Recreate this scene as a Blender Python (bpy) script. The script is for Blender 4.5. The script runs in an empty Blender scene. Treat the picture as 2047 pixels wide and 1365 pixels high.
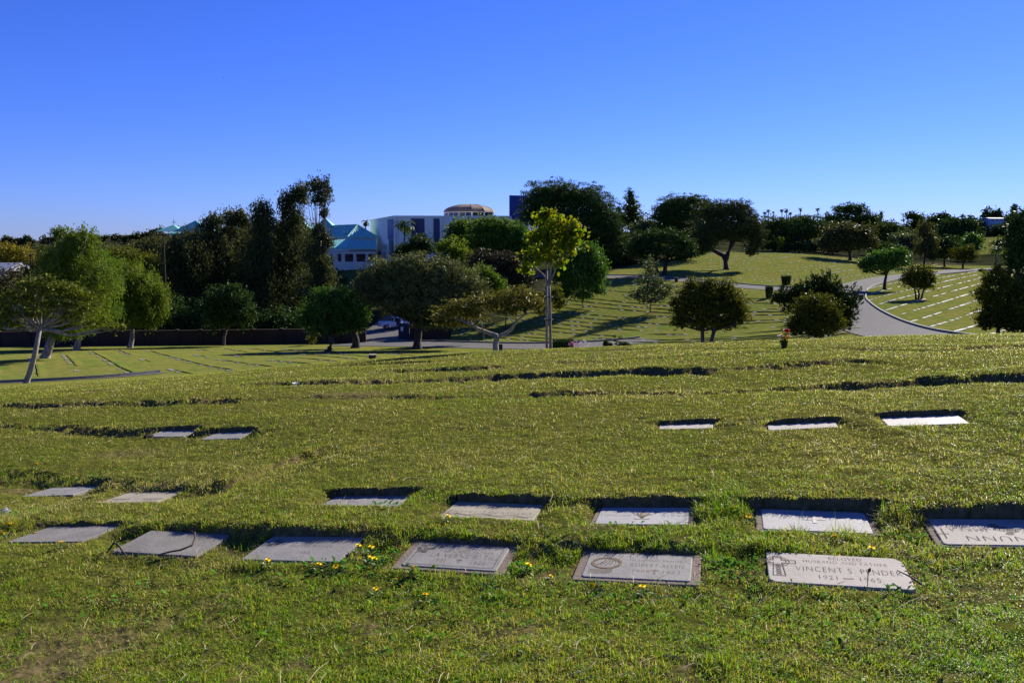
import bpy, math, random
import numpy as np
from mathutils import Vector, Matrix, Euler

random.seed(7)
RNG = np.random.default_rng(11)
SC = bpy.context.scene
COL = SC.collection
F = 1592.0            # focal length of the photograph in its own pixels
PITCH = math.atan(202.5 / F)
CP, SP = math.cos(PITCH), math.sin(PITCH)
CZ = 1.40             # height of the camera
D2R = math.radians

# ------------------------------------------------------------------ helpers
def ray(px, py):
    """bearing (X/Y) and rise (Z/Y) of a photograph pixel."""
    x = (px - 1023.5) / F
    y = -(py - 682.5) / F
    dy = CP + y * SP
    return x / dy, (-SP + y * CP) / dy

def rise(py):
    return ray(1023.5, py)[1]

def at(px, py, Y):
    u, t = ray(px, py)
    return Vector((u * Y, Y, CZ + t * Y))

# ------------------------------------------------------------------ terrain
PXC = np.array([-500, 0, 400, 700, 1000, 1300, 1550, 1800, 2047, 2600], float)
UC = (PXC - 1023.5) / F
ZNEAR = {
    2.5: [-1.53, -1.48, -1.44, -1.41, -1.37, -1.34, -1.31, -1.285, -1.26, -1.20],
    4.0: [-1.64, -1.55, -1.48, -1.43, -1.375, -1.32, -1.28, -1.235, -1.19, -1.09],
    6.0: [-1.95, -1.80, -1.68, -1.59, -1.50, -1.41, -1.33, -1.255, -1.18, -1.02],
    8.0: [-2.15, -1.96, -1.79, -1.69, -1.61, -1.55, -1.48, -1.38, -1.29, -1.10],
    11.: [-2.50, -2.23, -2.06, -1.99, -1.91, -1.78, -1.67, -1.59, -1.54, -1.40],
}
PYFAR = {
    15.: [815, 788, 760, 742, 726, 711, 698, 688, 682, 672],
    20.: [800, 779, 752, 729, 710, 698, 686, 676, 670, 660],
    26.: [792, 774, 748, 721, 701, 690, 680, 671, 666, 656],
    33.: [787, 771, 747, 722, 705, 695, 685, 675, 671, 662],
    45.: [784, 768, 750, 740, 730, 716, 705, 690, 678, 668],
    52.: [775, 763, 747, 734, 730, 717, 704, 680, 670, 658],
    60.: [757, 748, 735, 725, 725, 713, 700, 668, 661, 650],
    75.: [725, 716, 716, 711, 716, 705, 680, 645, 640, 630],
    90.: [705, 701, 702, 702, 703, 690, 658, 622, 618, 610],
    105: [694, 692, 691, 689, 684, 664, 632, 602, 601, 595],
    120: [684, 681, 679, 672, 655, 628, 602, 586, 586, 582],
    140: [668, 660, 655, 640, 610, 585, 577, 569, 571, 570],
    160: [650, 640, 630, 605, 575, 556, 562, 556, 559, 558],
    190: [620, 610, 598, 560, 545, 534, 538, 543, 545, 545],
    240: [585, 570, 550, 520, 507, 503, 507, 527, 530, 530],
    320: [560, 545, 520, 503, 497, 493, 493, 508, 500, 495],
    450: [540, 525, 505, 490, 485, 480, 476, 484, 470, 466],
    700: [515, 505, 492, 484, 480, 474, 468, 466, 456, 450],
    1100: [488, 484, 465, 466, 470, 462, 456, 452, 447, 442],
    1600: [496, 494, 490, 485, 480, 474, 466, 462, 457, 452],
}

def pchip(xk, yk, x):
    h = np.diff(xk); d = np.diff(yk) / h
    m = np.zeros_like(yk)
    for i in range(1, len(xk) - 1):
        if d[i - 1] * d[i] > 0:
            w1 = 2 * h[i] + h[i - 1]; w2 = h[i] + 2 * h[i - 1]
            m[i] = (w1 + w2) / (w1 / d[i - 1] + w2 / d[i])
    m[0], m[-1] = d[0], d[-1]
    k = np.clip(np.searchsorted(xk, x) - 1, 0, len(xk) - 2)
    s = (x - xk[k]) / h[k]
    a, b = yk[k], yk[k + 1]
    s2, s3 = s * s, s * s * s
    return (2*s3 - 3*s2 + 1)*a + (s3 - 2*s2 + s)*h[k]*m[k] + (-2*s3 + 3*s2)*b + (s3 - s2)*h[k]*m[k + 1]

YK = np.array(sorted(list(ZNEAR) + list(PYFAR)), float)
TK = np.array([[z / y for z in ZNEAR[y]] if y in ZNEAR else [rise(p) for p in PYFAR[y]] for y in YK])
LYG = np.linspace(math.log(2.5), math.log(1600), 700)
UG = np.linspace(UC[0], UC[-1], 420)
_c = np.stack([pchip(np.log(YK), TK[:, j], LYG) for j in range(len(UC))], 1)
TG = np.stack([pchip(UC, _c[i], UG) for i in range(len(LYG))], 0)

def base_z(X, Y):
    """smooth ground height (world z)."""
    X = np.asarray(X, float); Y = np.asarray(Y, float)
    Yc = np.maximum(Y, 2.5)
    ly = np.clip((np.log(Yc) - LYG[0]) / (LYG[1] - LYG[0]), 0, len(LYG) - 1.001)
    uu = np.clip((X / Yc - UG[0]) / (UG[1] - UG[0]), 0, len(UG) - 1.001)
    i = ly.astype(int); j = uu.astype(int); a = ly - i; b = uu - j
    t = (TG[i, j] * (1 - a) + TG[i + 1, j] * a) * (1 - b) + (TG[i, j + 1] * (1 - a) + TG[i + 1, j + 1] * a) * b
    z = t * Yc + CZ
    w = np.clip(1 - Yc / 40, 0, 1)
    z = z + w * (0.012 * np.sin(1.7 * X + 0.6 * Y) + 0.010 * np.sin(0.9 * Y - 1.3 * X + 1) + 0.006 * np.sin(3.9 * X - 2.3 * Y))
    return z

def hit(px, py, Y0=2.0, dz=0.0):
    """where the line of sight through a pixel meets the ground beyond depth Y0."""
    u, t = ray(px, py)
    Ys = np.exp(np.linspace(math.log(Y0), math.log(1500), 3000))
    g = CZ + t * Ys - (base_z(u * Ys, Ys) + dz)
    k = np.where((g[:-1] > 0) & (g[1:] <= 0))[0]
    if len(k) == 0:
        k = [int(np.argmin(np.abs(g)))]
    i = int(k[0]); i2 = min(i + 1, len(Ys) - 1)
    w = g[i] / (g[i] - g[i2] + 1e-12) if g[i] != g[i2] else 0
    Y = Ys[i] + min(max(w, 0), 1) * (Ys[i2] - Ys[i])
    return float(u * Y), float(Y), float(base_z(u * Y, Y) + dz)

def ground(px, Y):
    X = (px - 1023.5) / F * Y; z = 0.0
    for _ in range(5):
        z = float(base_z(X, Y)); X = (px - 1023.5) / F * (Y * CP - (z - CZ) * SP)
    return Vector((X, Y, z))

def vnoise(X, Y, seed=0):
    """value noise 0..1 on a unit lattice."""
    i = np.floor(X).astype(np.int64); j = np.floor(Y).astype(np.int64)
    a = X - i; b = Y - j
    a = a * a * (3 - 2 * a); b = b * b * (3 - 2 * b)
    def h(p, q):
        n = (p * 374761393 + q * 668265263 + seed * 974711) & 0x7fffffff
        n = ((n ^ (n >> 13)) * 1274126177) & 0x7fffffff
        return ((n ^ (n >> 16)) & 0xffff) / 65535.0
    return (h(i, j)*(1-a) + h(i+1, j)*a)*(1-b) + (h(i, j+1)*(1-a) + h(i+1, j+1)*a)*b

# ------------------------------------------------------------------ turf rows sunk in the near lawn
# each row: photograph pixels of the foot of its turf step, height of the step (m) at each
ROWS = [
    [(-250,1032,.03),(20,1045,.05),(200,1052,.08),(430,1070,.105),(700,1077,.10),(840,1083,.06),(1030,1095,.075),(1170,1099,.085),(1400,1103,.075),(1530,1103,.045),(1800,1112,.03),(2100,1128,.0)],
    [(-150,955,.03),(50,960,.12),(190,970,.115),(340,979,.10),(440,976,.09),(480,978,.0),(640,990,.0),(700,993,.02),(810,996,.035),(920,1003,.055),(1080,1012,.05),(1200,1017,.065),(1380,1022,.065),(1520,1022,.065),(1740,1038,.10),(1900,1046,.13),(2250,1068,.13)],
    [(-100,845,.0),(60,853,.09),(150,858,.14),(300,862,.15),(400,863,.14),(510,863,.14),(560,862,.0),(860,857,.0),(920,856,.03),(1040,855,.03),(1070,854,.0),(1290,849,.0),(1312,848,.06),(1435,847,.05),(1480,847,.02),(1522,846,.07),(1690,846,.075),(1720,844,.0),(1745,838,.0),(1762,836,.08),(1935,834,.09),(1960,834,.03),(2200,824,.03)],
    [(-60,812,.02),(60,809,.05),(200,805,.05),(330,802,.07),(480,798,.05),(520,797,.0),(750,792,.0),(780,791,.04),(890,793,.04),(910,792,.0),(1050,786,.0),(1070,786,.07),(1200,782,.06),(1230,782,.0),(1370,784,.0),(1400,783,.04),(1500,780,.03),(1540,775,.05),(1700,768,.085),(1850,757,.08),(2047,750,.09),(2300,742,.09)],
    [(480,768,.0),(560,765,.05),(700,762,.06),(900,757,.07),(1000,750,.09),(1150,745,.10),(1400,738,.11),(1440,737,.04),(1520,732,.05),(1560,728,.10),(1650,722,.09),(1670,721,.02),(1730,721,.07),(1745,720,.0)],
    [(740,742,.0),(800,740,.08),(900,736,.09),(995,732,.07),(1010,732,.0),(1080,724,.0),(1120,723,.06),(1230,720,.0),(1700,698,.0),(1740,697,.04),(1860,690,.0)],
    [(640,733,.0),(700,729,.07),(860,722,.05),(900,720,.0),(1130,702,.0),(1150,701,.05),(1260,698,.06),(1300,697,.0),(1860,700,.0),(1900,698,.05),(2060,690,.06),(2200,684,.06)],
    [(430,976,.0),(470,962,.05),(540,932,.07),(620,903,.06),(690,884,.0)],
    [(-60,803,.0),(100,783,.0),(140,782,.06),(180,781,.05),(235,778,.0)],
]
ROWD = []
for r in ROWS:
    P = []
    for px, py, a in r:
        x, y, _ = hit(px, py, 2.6)
        P.append((x, y, a))
    P.sort()
    for i0, i1, sg in ((0, 1, -1), (-1, -2, 1)):      # every step dies out beyond its last point
        if P[i0][2] > 0:
            sl = (P[i0][1] - P[i1][1]) / (P[i0][0] - P[i1][0] + 1e-9)
            for dx_, f_ in ((.6, .8), (1.6, 0)):
                q_ = (P[i0][0] + sg * dx_, P[i0][1] + sg * dx_ * sl, P[i0][2] * f_)
                P.insert(0, q_) if sg < 0 else P.append(q_)
            i0 = 0 if sg < 0 else -1
    ROWD.append(np.array(P))
ROWA = [.62, .58, .38, .8, .85, .85, .85, .8, .7]
ROWS_BACK = [.075, .10, .05, 0, 0, 0, 0, 0, 0]
ROWW = [.75, .75, .6, .7, .8, .8, .8, .9, .6]

def steps(X, Y):
    """sunken bands before each turf step, metres (<= 0); also how near a step face is (0..1)."""
    d = np.zeros_like(X); face = np.zeros_like(X)
    for k, P in enumerate(ROWD):
        yr = np.interp(X, P[:, 0], P[:, 1]); A = np.interp(X, P[:, 0], P[:, 2], left=0, right=0)
        if 3 <= k <= 6:
            A = np.maximum(A, .03 * ((X > P[0, 0]) & (X < P[-1, 0])))
        wob = (vnoise(X * 7, Y * 9 + k * 3.1, 3) - .5) * .07 + (vnoise(X * 23, Y * 31 + k * 5.3, 5) - .5) * .045
        v = Y - yr - ROWS_BACK[k] - wob * (yr / 5.0) ** .5 * 1.25
        A = A * ROWA[k] * (.65 + .7 * vnoise(X * 4, Y * 0 + k, 9))
        sw = (.18, .24)[k] if k < 2 else .12
        sm = np.clip((sw * .55 - v) / sw, 0, 1); sm = sm * sm * (3 - 2 * sm)
        d -= A * np.exp(np.minimum(v, 0) / ROWW[k]) * sm
        lip = np.exp(-((v - .10) / .10) ** 2) * .10 * A
        d += lip + .32 * A * np.exp(-((v - .40) / .38) ** 2)
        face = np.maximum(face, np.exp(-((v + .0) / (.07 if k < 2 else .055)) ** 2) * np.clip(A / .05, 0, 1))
    return d, face

# ------------------------------------------------------------------ mesh builder
class MB:
    def __init__(s):
        s.v = []; s.f = []; s.m = []; s.mi = 0
    def add(s, vs, fs):
        o = len(s.v); s.v += [tuple(p) for p in vs]
        s.f += [tuple(i + o for i in f) for f in fs]; s.m += [s.mi] * len(fs)
    def box(s, c, size, rz=0.0, top=1.0, M=None):
        hx, hy, hz = size[0] / 2, size[1] / 2, size[2] / 2
        pts = []
        for z, k in ((-hz, 1.0), (hz, top)):
            for x, y in ((-hx, -hy), (hx, -hy), (hx, hy), (-hx, hy)):
                pts.append(Vector((x * k, y * k, z)))
        R = Matrix.Rotation(rz, 3, 'Z') if M is None else M
        pts = [R @ p + Vector(c) for p in pts]
        s.add(pts, [(3,2,1,0),(4,5,6,7),(0,1,5,4),(1,2,6,5),(2,3,7,6),(3,0,4,7)])
    def tube(s, pts, rad, n=7, cap=True):
        pts = [Vector(p) for p in pts]; o = []
        up = Vector((.31, .17, .93)).normalized()
        for i, p in enumerate(pts):
            t = (pts[min(i + 1, len(pts) - 1)] - pts[max(i - 1, 0)]).normalized()
            a = t.cross(up)
            if a.length < 1e-3: a = t.cross(Vector((1, 0, 0)))
            a.normalize(); b = t.cross(a)
            r = rad[i] if hasattr(rad, '__len__') else rad
            o.append([p + a * (math.cos(2*math.pi*k/n) * r) + b * (math.sin(2*math.pi*k/n) * r) for k in range(n)])
        vs = [q for ring in o for q in ring]; fs = []
        for i in range(len(pts) - 1):
            for k in range(n):
                fs.append((i*n + k, i*n + (k+1) % n, (i+1)*n + (k+1) % n, (i+1)*n + k))
        if cap:
            fs.append(tuple(range(n - 1, -1, -1))); fs.append(tuple((len(pts)-1)*n + k for k in range(n)))
        s.add(vs, fs)
    def ball(s, c, r, nu=10, nv=6, lo=-1.0, jit=0.0):
        c = Vector(c); r = (r, r, r) if not hasattr(r, '__len__') else r
        vs = []; fs = []
        a0 = math.asin(max(-1, lo))
        for j in range(nv + 1):
            th = a0 + (math.pi/2 - a0) * j / nv
            for i in range(nu):
                ph = 2*math.pi*i/nu
                k = 1 + (random.random() - .5) * jit
                vs.append(c + Vector((math.cos(th)*math.cos(ph)*r[0]*k, math.cos(th)*math.sin(ph)*r[1]*k, math.sin(th)*r[2]*k)))
        for j in range(nv):
            for i in range(nu):
                fs.append((j*nu+i, j*nu+(i+1) % nu, (j+1)*nu+(i+1) % nu, (j+1)*nu+i))
        s.add(vs, fs)
    def quad(s, *p):
        s.add(p, [tuple(range(len(p)))])
    def prism(s, poly, z0, z1):
        n = len(poly)
        vs = [(x, y, z0) for x, y in poly] + [(x, y, z1) for x, y in poly]
        fs = [tuple(range(n - 1, -1, -1)), tuple(range(n, 2*n))] + [(i, (i+1) % n, n+(i+1) % n, n+i) for i in range(n)]
        s.add(vs, fs)
    def build(s, name, mats, parent=None, smooth=False, bevel=0.0):
        me = bpy.data.meshes.new(name)
        me.from_pydata(s.v, [], s.f)
        if not isinstance(mats, (list, tuple)): mats = [mats]
        for m in mats: me.materials.append(m)
        if len(mats) > 1: me.polygons.foreach_set('material_index', s.m)
        if smooth: me.polygons.foreach_set('use_smooth', [True] * len(s.f))
        me.update()
        o = bpy.data.objects.new(name, me); COL.objects.link(o)
        if parent is not None: put(o, parent)
        if bevel:
            b = o.modifiers.new('bevel', 'BEVEL'); b.width = bevel; b.segments = 2
        return o

def put(o, parent):
    o.parent = parent
    o.matrix_parent_inverse = Matrix.Translation(-Vector(parent.location)) if parent.type == 'EMPTY' and parent.parent is None else Matrix()

def tag(o, label=None, cat=None, group=None, kind=None):
    if label: o['label'] = label
    if cat: o['category'] = cat
    if group: o['group'] = group
    if kind: o['kind'] = kind
    return o

def empty(name, loc, label, cat, group=None):
    o = bpy.data.objects.new(name, None); COL.objects.link(o)
    o.location = loc; o.empty_display_size = .2
    return tag(o, label, cat, group)

def np_mesh(name, V, FQ, mats, parent=None, tris=None, smooth=False):
    """V (n,3) floats; FQ (m,4) quads; tris (k,3)."""
    me = bpy.data.meshes.new(name)
    nq = 0 if FQ is None else len(FQ); nt = 0 if tris is None else len(tris)
    me.vertices.add(len(V)); me.vertices.foreach_set('co', np.asarray(V, np.float32).ravel())
    L = []
    if nq: L.append(np.asarray(FQ, np.int32).ravel())
    if nt: L.append(np.asarray(tris, np.int32).ravel())
    L = np.concatenate(L); me.loops.add(len(L)); me.loops.foreach_set('vertex_index', L)
    me.polygons.add(nq + nt)
    st = np.concatenate([np.arange(nq) * 4, nq * 4 + np.arange(nt) * 3]).astype(np.int32)
    me.polygons.foreach_set('loop_start', st)
    me.polygons.foreach_set('loop_total', np.concatenate([np.full(nq, 4), np.full(nt, 3)]).astype(np.int32))
    if smooth: me.polygons.foreach_set('use_smooth', np.ones(nq + nt, bool))
    me.update(calc_edges=True)
    for m in (mats if isinstance(mats, (list, tuple)) else [mats]): me.materials.append(m)
    o = bpy.data.objects.new(name, me); COL.objects.link(o)
    if parent is not None: put(o, parent)
    return o

# ------------------------------------------------------------------ materials
def new_mat(name):
    m = bpy.data.materials.new(name); m.use_nodes = True
    nt = m.node_tree; nt.nodes.clear()
    return m, nt, nt.nodes.new, nt.links.new

def rgba(c): return (c[0], c[1], c[2], 1)

def ramp(N, stops):
    r = N('ShaderNodeValToRGB'); e = r.color_ramp.elements
    e[0].position, e[0].color = stops[0][0], rgba(stops[0][1])
    e[1].position, e[1].color = stops[-1][0], rgba(stops[-1][1])
    for p, c in stops[1:-1]:
        k = e.new(p); k.color = rgba(c)
    return r

def solid(name, c1, c2=None, scale=6.0, rough=.75, bump=0.0, bscale=None, metal=0.0, detail=5, spec=.35, stretch=(1, 1, 1)):
    m, nt, N, L = new_mat(name)
    out = N('ShaderNodeOutputMaterial'); b = N('ShaderNodeBsdfPrincipled')
    L(b.outputs[0], out.inputs[0])
    b.inputs['Roughness'].default_value = rough; b.inputs['Metallic'].default_value = metal
    b.inputs['Specular IOR Level'].default_value = spec
    c2 = c2 or tuple(x * .75 for x in c1)
    tc = N('ShaderNodeTexCoord'); mp = N('ShaderNodeMapping'); mp.inputs['Scale'].default_value = stretch
    L(tc.outputs['Object'], mp.inputs[0])
    n = N('ShaderNodeTexNoise'); n.inputs['Scale'].default_value = scale; n.inputs['Detail'].default_value = detail
    L(mp.outputs[0], n.inputs[0])
    r = ramp(N, [(.3, c2), (.7, c1)]); L(n.outputs[0], r.inputs[0]); L(r.outputs[0], b.inputs['Base Color'])
    if bump:
        n2 = N('ShaderNodeTexNoise'); n2.inputs['Scale'].default_value = bscale or scale * 4; n2.inputs['Detail'].default_value = 6
        L(mp.outputs[0], n2.inputs[0])
        bp = N('ShaderNodeBump'); bp.inputs['Strength'].default_value = bump; bp.inputs['Distance'].default_value = .02
        L(n2.outputs[0], bp.inputs['Height']); L(bp.outputs[0], b.inputs['Normal'])
    return m

def leafy(name, cols, trans=.35, rough=.5, spec=.3, pscale=.5, tint=(1.25, 1.2, .6), patch=None):
    """leaf material: each leaf picks one colour of `cols`, patches of the crown lean one way."""
    m, nt, N, L = new_mat(name)
    out = N('ShaderNodeOutputMaterial'); b = N('ShaderNodeBsdfPrincipled')
    b.inputs['Roughness'].default_value = rough; b.inputs['Specular IOR Level'].default_value = spec * .15
    cols = [tuple(k * v for k, v in zip((1.70, 1.90, 1.35), c)) for c in cols]
    g = N('ShaderNodeNewGeometry'); tc = N('ShaderNodeTexCoord')
    no = N('ShaderNodeTexNoise'); no.inputs['Scale'].default_value = pscale; no.inputs['Detail'].default_value = 2
    L(tc.outputs['Object'], no.inputs[0])
    mx = N('ShaderNodeMath'); mx.operation = 'MULTIPLY_ADD'; mx.inputs[1].default_value = .62; mx.inputs[2].default_value = -.12
    L(g.outputs['Random Per Island'], mx.inputs[0])
    ad = N('ShaderNodeMath'); ad.operation = 'MULTIPLY_ADD'; ad.inputs[1].default_value = .6
    L(no.outputs[0], ad.inputs[0]); L(mx.outputs[0], ad.inputs[2])
    n = len(cols)
    r = ramp(N, [(i / (n - 1), c) for i, c in enumerate(cols)])
    L(ad.outputs[0], r.inputs[0]); L(r.outputs[0], b.inputs['Base Color'])
    t = N('ShaderNodeBsdfTranslucent')
    mu = N('ShaderNodeMix'); mu.data_type = 'RGBA'; mu.blend_type = 'MULTIPLY'; mu.inputs[0].default_value = 1
    L(r.outputs[0], mu.inputs[6]); mu.inputs[7].default_value = rgba(tint); L(mu.outputs[2], t.inputs[0])
    ms = N('ShaderNodeMixShader'); ms.inputs[0].default_value = trans
    L(b.outputs[0], ms.inputs[1]); L(t.outputs[0], ms.inputs[2]); L(ms.outputs[0], out.inputs[0])
    return m
# ------------------------------------------------------------------ light, sky, camera
SUN_AZ, SUN_EL = D2R(39), D2R(27)
sun_dir = Vector((math.sin(SUN_AZ) * math.cos(SUN_EL), math.cos(SUN_AZ) * math.cos(SUN_EL), math.sin(SUN_EL)))
ld = bpy.data.lights.new('sun', 'SUN'); ld.energy = 5.0; ld.angle = D2R(.55); ld.color = (1.0, .93, .80)
lo = bpy.data.objects.new('sun', ld); COL.objects.link(lo); lo.location = (30, 30, 60)
lo.rotation_euler = (-sun_dir).to_track_quat('-Z', 'Y').to_euler()
W = bpy.data.worlds.new('World'); SC.world = W; W.use_nodes = True
nt = W.node_tree; nt.nodes.clear()
wo = nt.nodes.new('ShaderNodeOutputWorld'); bg = nt.nodes.new('ShaderNodeBackground'); bg.inputs[1].default_value = .068
sk = nt.nodes.new('ShaderNodeTexSky'); sk.sky_type = 'NISHITA'; sk.sun_disc = False
sk.sun_elevation = SUN_EL; sk.sun_rotation = SUN_AZ; sk.altitude = 300; sk.air_density = 1.0; sk.dust_density = .05; sk.ozone_density = 3.5
hs = nt.nodes.new('ShaderNodeHueSaturation'); hs.inputs['Saturation'].default_value = 1.12; hs.inputs['Value'].default_value = 1.0
tn = nt.nodes.new('ShaderNodeMix'); tn.data_type = 'RGBA'; tn.blend_type = 'MULTIPLY'; tn.inputs[0].default_value = 1; tn.inputs[7].default_value = (.36, .485, 1.22, 1)
nt.links.new(sk.outputs[0], hs.inputs['Color']); nt.links.new(hs.outputs[0], tn.inputs[6])
nt.links.new(tn.outputs[2], bg.inputs[0]); nt.links.new(bg.outputs[0], wo.inputs[0])
cd = bpy.data.cameras.new('camera'); cam = bpy.data.objects.new('camera', cd); COL.objects.link(cam)
cd.sensor_width = 36; cd.lens = F / 2047 * 36; cd.clip_start = .1; cd.clip_end = 8000
cam.location = (0, 0, CZ); cam.rotation_euler = (math.pi / 2 - PITCH, 0, 0)
SC.camera = cam
SC.view_settings.view_transform = 'Standard'; SC.view_settings.look = 'None'
SC.view_settings.exposure = 1.0; SC.view_settings.gamma = 1
SC.cycles.max_bounces = 6; SC.cycles.diffuse_bounces = 3; SC.cycles.transmission_bounces = 4; SC.cycles.transparent_max_bounces = 4

# ------------------------------------------------------------------ shared materials
M = {}
M['asphalt'] = solid('asphalt', (.132, .126, .118), (.098, .094, .090), scale=1.2, rough=1.0, spec=.08, bump=.15, bscale=20)
M['kerb'] = solid('kerb_concrete', (.20, .19, .175), (.13, .12, .11), scale=2, rough=.9)
M['bark_pale'] = solid('pale_bark', (.30, .265, .225), (.14, .12, .10), scale=5, rough=.9, bump=.6, stretch=(1, 1, .25))
M['bark'] = solid('grey_brown_bark', (.12, .095, .072), (.05, .04, .032), scale=6, rough=.95, bump=.6, stretch=(1, 1, .25))
M['bark_dark'] = solid('dark_bark', (.06, .045, .035), (.025, .02, .016), scale=5, rough=.95, bump=.6, stretch=(1, 1, .25))
M['white_metal'] = solid('white_paint', (.78, .78, .76), (.70, .70, .68), scale=3, rough=.4)
M['stone_grey'] = solid('blue_grey_granite', (.245, .232, .205), (.18, .172, .155), scale=9, rough=.75, bump=.12, bscale=60, detail=9)
M['stone_dark'] = solid('weathered_grey_stone', (.205, .19, .16), (.14, .13, .112), scale=7, rough=.85, bump=.15, bscale=50, detail=9)
M['stone_tan'] = solid('tan_limestone', (.31, .275, .20), (.24, .21, .15), scale=8, rough=.85, bump=.12, bscale=60, detail=9)
M['stone_pale'] = solid('pale_buff_stone', (.365, .33, .28), (.285, .255, .215), scale=6, rough=.8, bump=.1, bscale=60, detail=9)
M['stone_white'] = solid('white_marble', (.35, .34, .32), (.27, .262, .25), scale=6, rough=.7, bump=.1, bscale=50, detail=9)
M['surround'] = solid('tan_concrete', (.20, .155, .11), (.13, .10, .072), scale=12, rough=.95, bump=.3, bscale=80)
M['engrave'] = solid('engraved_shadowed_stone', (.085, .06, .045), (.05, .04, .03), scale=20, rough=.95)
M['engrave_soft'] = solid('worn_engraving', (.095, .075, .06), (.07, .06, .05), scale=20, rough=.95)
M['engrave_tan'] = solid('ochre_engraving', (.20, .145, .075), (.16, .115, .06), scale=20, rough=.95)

# ------------------------------------------------------------------ where the near grave markers lie
ROT = D2R(-15)
MARK = []   # px, py, width, depth, material, surround?, key
for spec in [
    (130,1066,.53,.30,'stone_dark',0,'r1a'), (345,1084,.53,.30,'stone_dark',0,'r1b'), (608,1095,.55,.30,'stone_grey',0,'r1c'),
    (912,1111,.56,.31,'stone_grey',1,'r1d'), (1275,1131,.56,.31,'stone_grey',1,'r1e'), (1672,1138,.57,.30,'stone_pale',0,'r1f'),
    (124,981,.50,.29,'stone_grey',0,'r2a'), (285,993,.50,.29,'stone_tan',0,'r2b'), (728,1003,.55,.28,'stone_grey',0,'r2c'),
    (985,1020,.56,.29,'stone_tan',0,'r2d'), (1285,1030,.56,.30,'stone_white',1,'r2e'), (1628,1040,.60,.31,'stone_white',1,'r2f'),
    (1990,1062,.60,.33,'stone_pale',1,'r2g'),
    (345,866,.46,.24,'stone_grey',0,'r3a'), (455,870,.46,.26,'stone_grey',0,'r3b'), (1371,852,.46,.20,'stone_pale',0,'r3c'),
    (1603,851,.52,.20,'stone_pale',0,'r3d'), (1846,840,.56,.32,'stone_white',0,'r3e')]:
    px, py, w, d, mt, sur, key = spec
    sink = {'1': -.034, '2': -.036, '3': -.03}[key[1]]; f_ = {'1': .93, '2': .89, '3': .89}[key[1]]; w *= f_; d *= .5 + .5 * f_
    if key == 'r1f': sink = -.012
    if key == 'r3e': sink = -.03
    x, y, z = hit(px, py, 2.6, sink)
    MARK.append(dict(x=x, y=y, z=z, w=w, d=d, mat=mt, sur=sur, key=key, px=px))

def mk_local(m, X, Y):
    c, s = math.cos(ROT), math.sin(ROT)
    dx, dy = X - m['x'], Y - m['y']
    return dx * c + dy * s, -dx * s + dy * c

for m in MARK:
    e = .15
    gx = (base_z(m['x'] + e, m['y']) - base_z(m['x'] - e, m['y'])) / (2 * e)
    gy = (base_z(m['x'], m['y'] + e) - base_z(m['x'], m['y'] - e)) / (2 * e)
    m['gx'], m['gy'] = float(gx), float(gy)
    if m['key'] in ('r3c', 'r3d', 'r3e', 'r3a', 'r3b'): m['gy'] = float(gy) + .015

def near_z(X, Y):
    d, face = steps(X, Y)
    z = base_z(X, Y) + d
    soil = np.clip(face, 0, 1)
    for m in MARK:
        k = (np.abs(X - m['x']) < .6) & (np.abs(Y - m['y']) < .6)
        if not k.any(): continue
        a, b = mk_local(m, X[k], Y[k])
        q = np.maximum(np.abs(a) - m['w'] / 2, np.abs(b) - m['d'] / 2)     # <0 inside
        zt = m['z'] + m['gx'] * (X[k] - m['x']) + m['gy'] * (Y[k] - m['y'])
        # turf grows up to the slab: lies just under its top all round, well under it inside
        edge = np.where(b > 0, .0, 1.0)
        lim = zt - np.where(q < 0.0, .03, np.where(b > m['d'] / 2 - .01, -1.0, .012 - np.clip(q, 0, .12) * .3))
        zz = z[k]
        w = np.clip(1 - q / .10, 0, 1)
        zn = np.where(q < 0, np.minimum(zz, lim), np.where(b > m['d'] / 2 - .01, zz, zz * (1 - w) + np.minimum(zz + .02, lim) * w))
        z[k] = zn
        soil[k] = np.maximum(soil[k], np.clip(1 - np.maximum(q, 0) / .05, 0, 1) * .9)
    return z, soil

# worn, dry or bare patches of the near lawn: x, y, half width, half depth, strength
PATCH = []
for px_, py_, ra, st_ in [(110,1290,.34,.8),(20,1340,.30,.9),(300,1235,.14,.5),(690,788,.5,.7),(1290,1172,.10,.5),(1070,1140,.12,.9),(1850,1138,.16,.7),(1905,1088,.14,.5),(1000,737,.6,.5),(1200,703,1.1,.55),(1130,738,.5,.5),(1450,1185,.12,.5),(725,1092,.12,.6),(40,968,.16,.8),(1800,1290,.2,.5),(980,1245,.13,.6),(760,1240,.1,.5),(1040,1255,.10,.7),(1330,1330,.16,.5),(560,1330,.16,.5),(1950,1180,.2,.5),(1500,1130,.08,.8),(470,1080,.1,.6),(1700,690,1.2,.4),(240,905,.3,.4),(1180,1050,.12,.5),(1560,1300,.12,.5),(430,1190,.1,.5),(1440,690,1.3,.5)]:
    x_, y_, _ = hit(px_, py_, 2.2); PATCH.append((x_, y_, ra, ra * .55, st_))
def worn(X, Y):
    r = np.zeros_like(X)
    n = vnoise(X * 5, Y * 5, 41) * .7 + vnoise(X * 17, Y * 17, 42) * .5
    for x_, y_, a_, b_, s_ in PATCH:
        q = ((X - x_) / a_) ** 2 + ((Y - y_) / b_) ** 2
        r = np.maximum(r, s_ * np.clip(1.5 * np.exp(-q) * (.35 + n), 0, 1))
    return r

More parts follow.
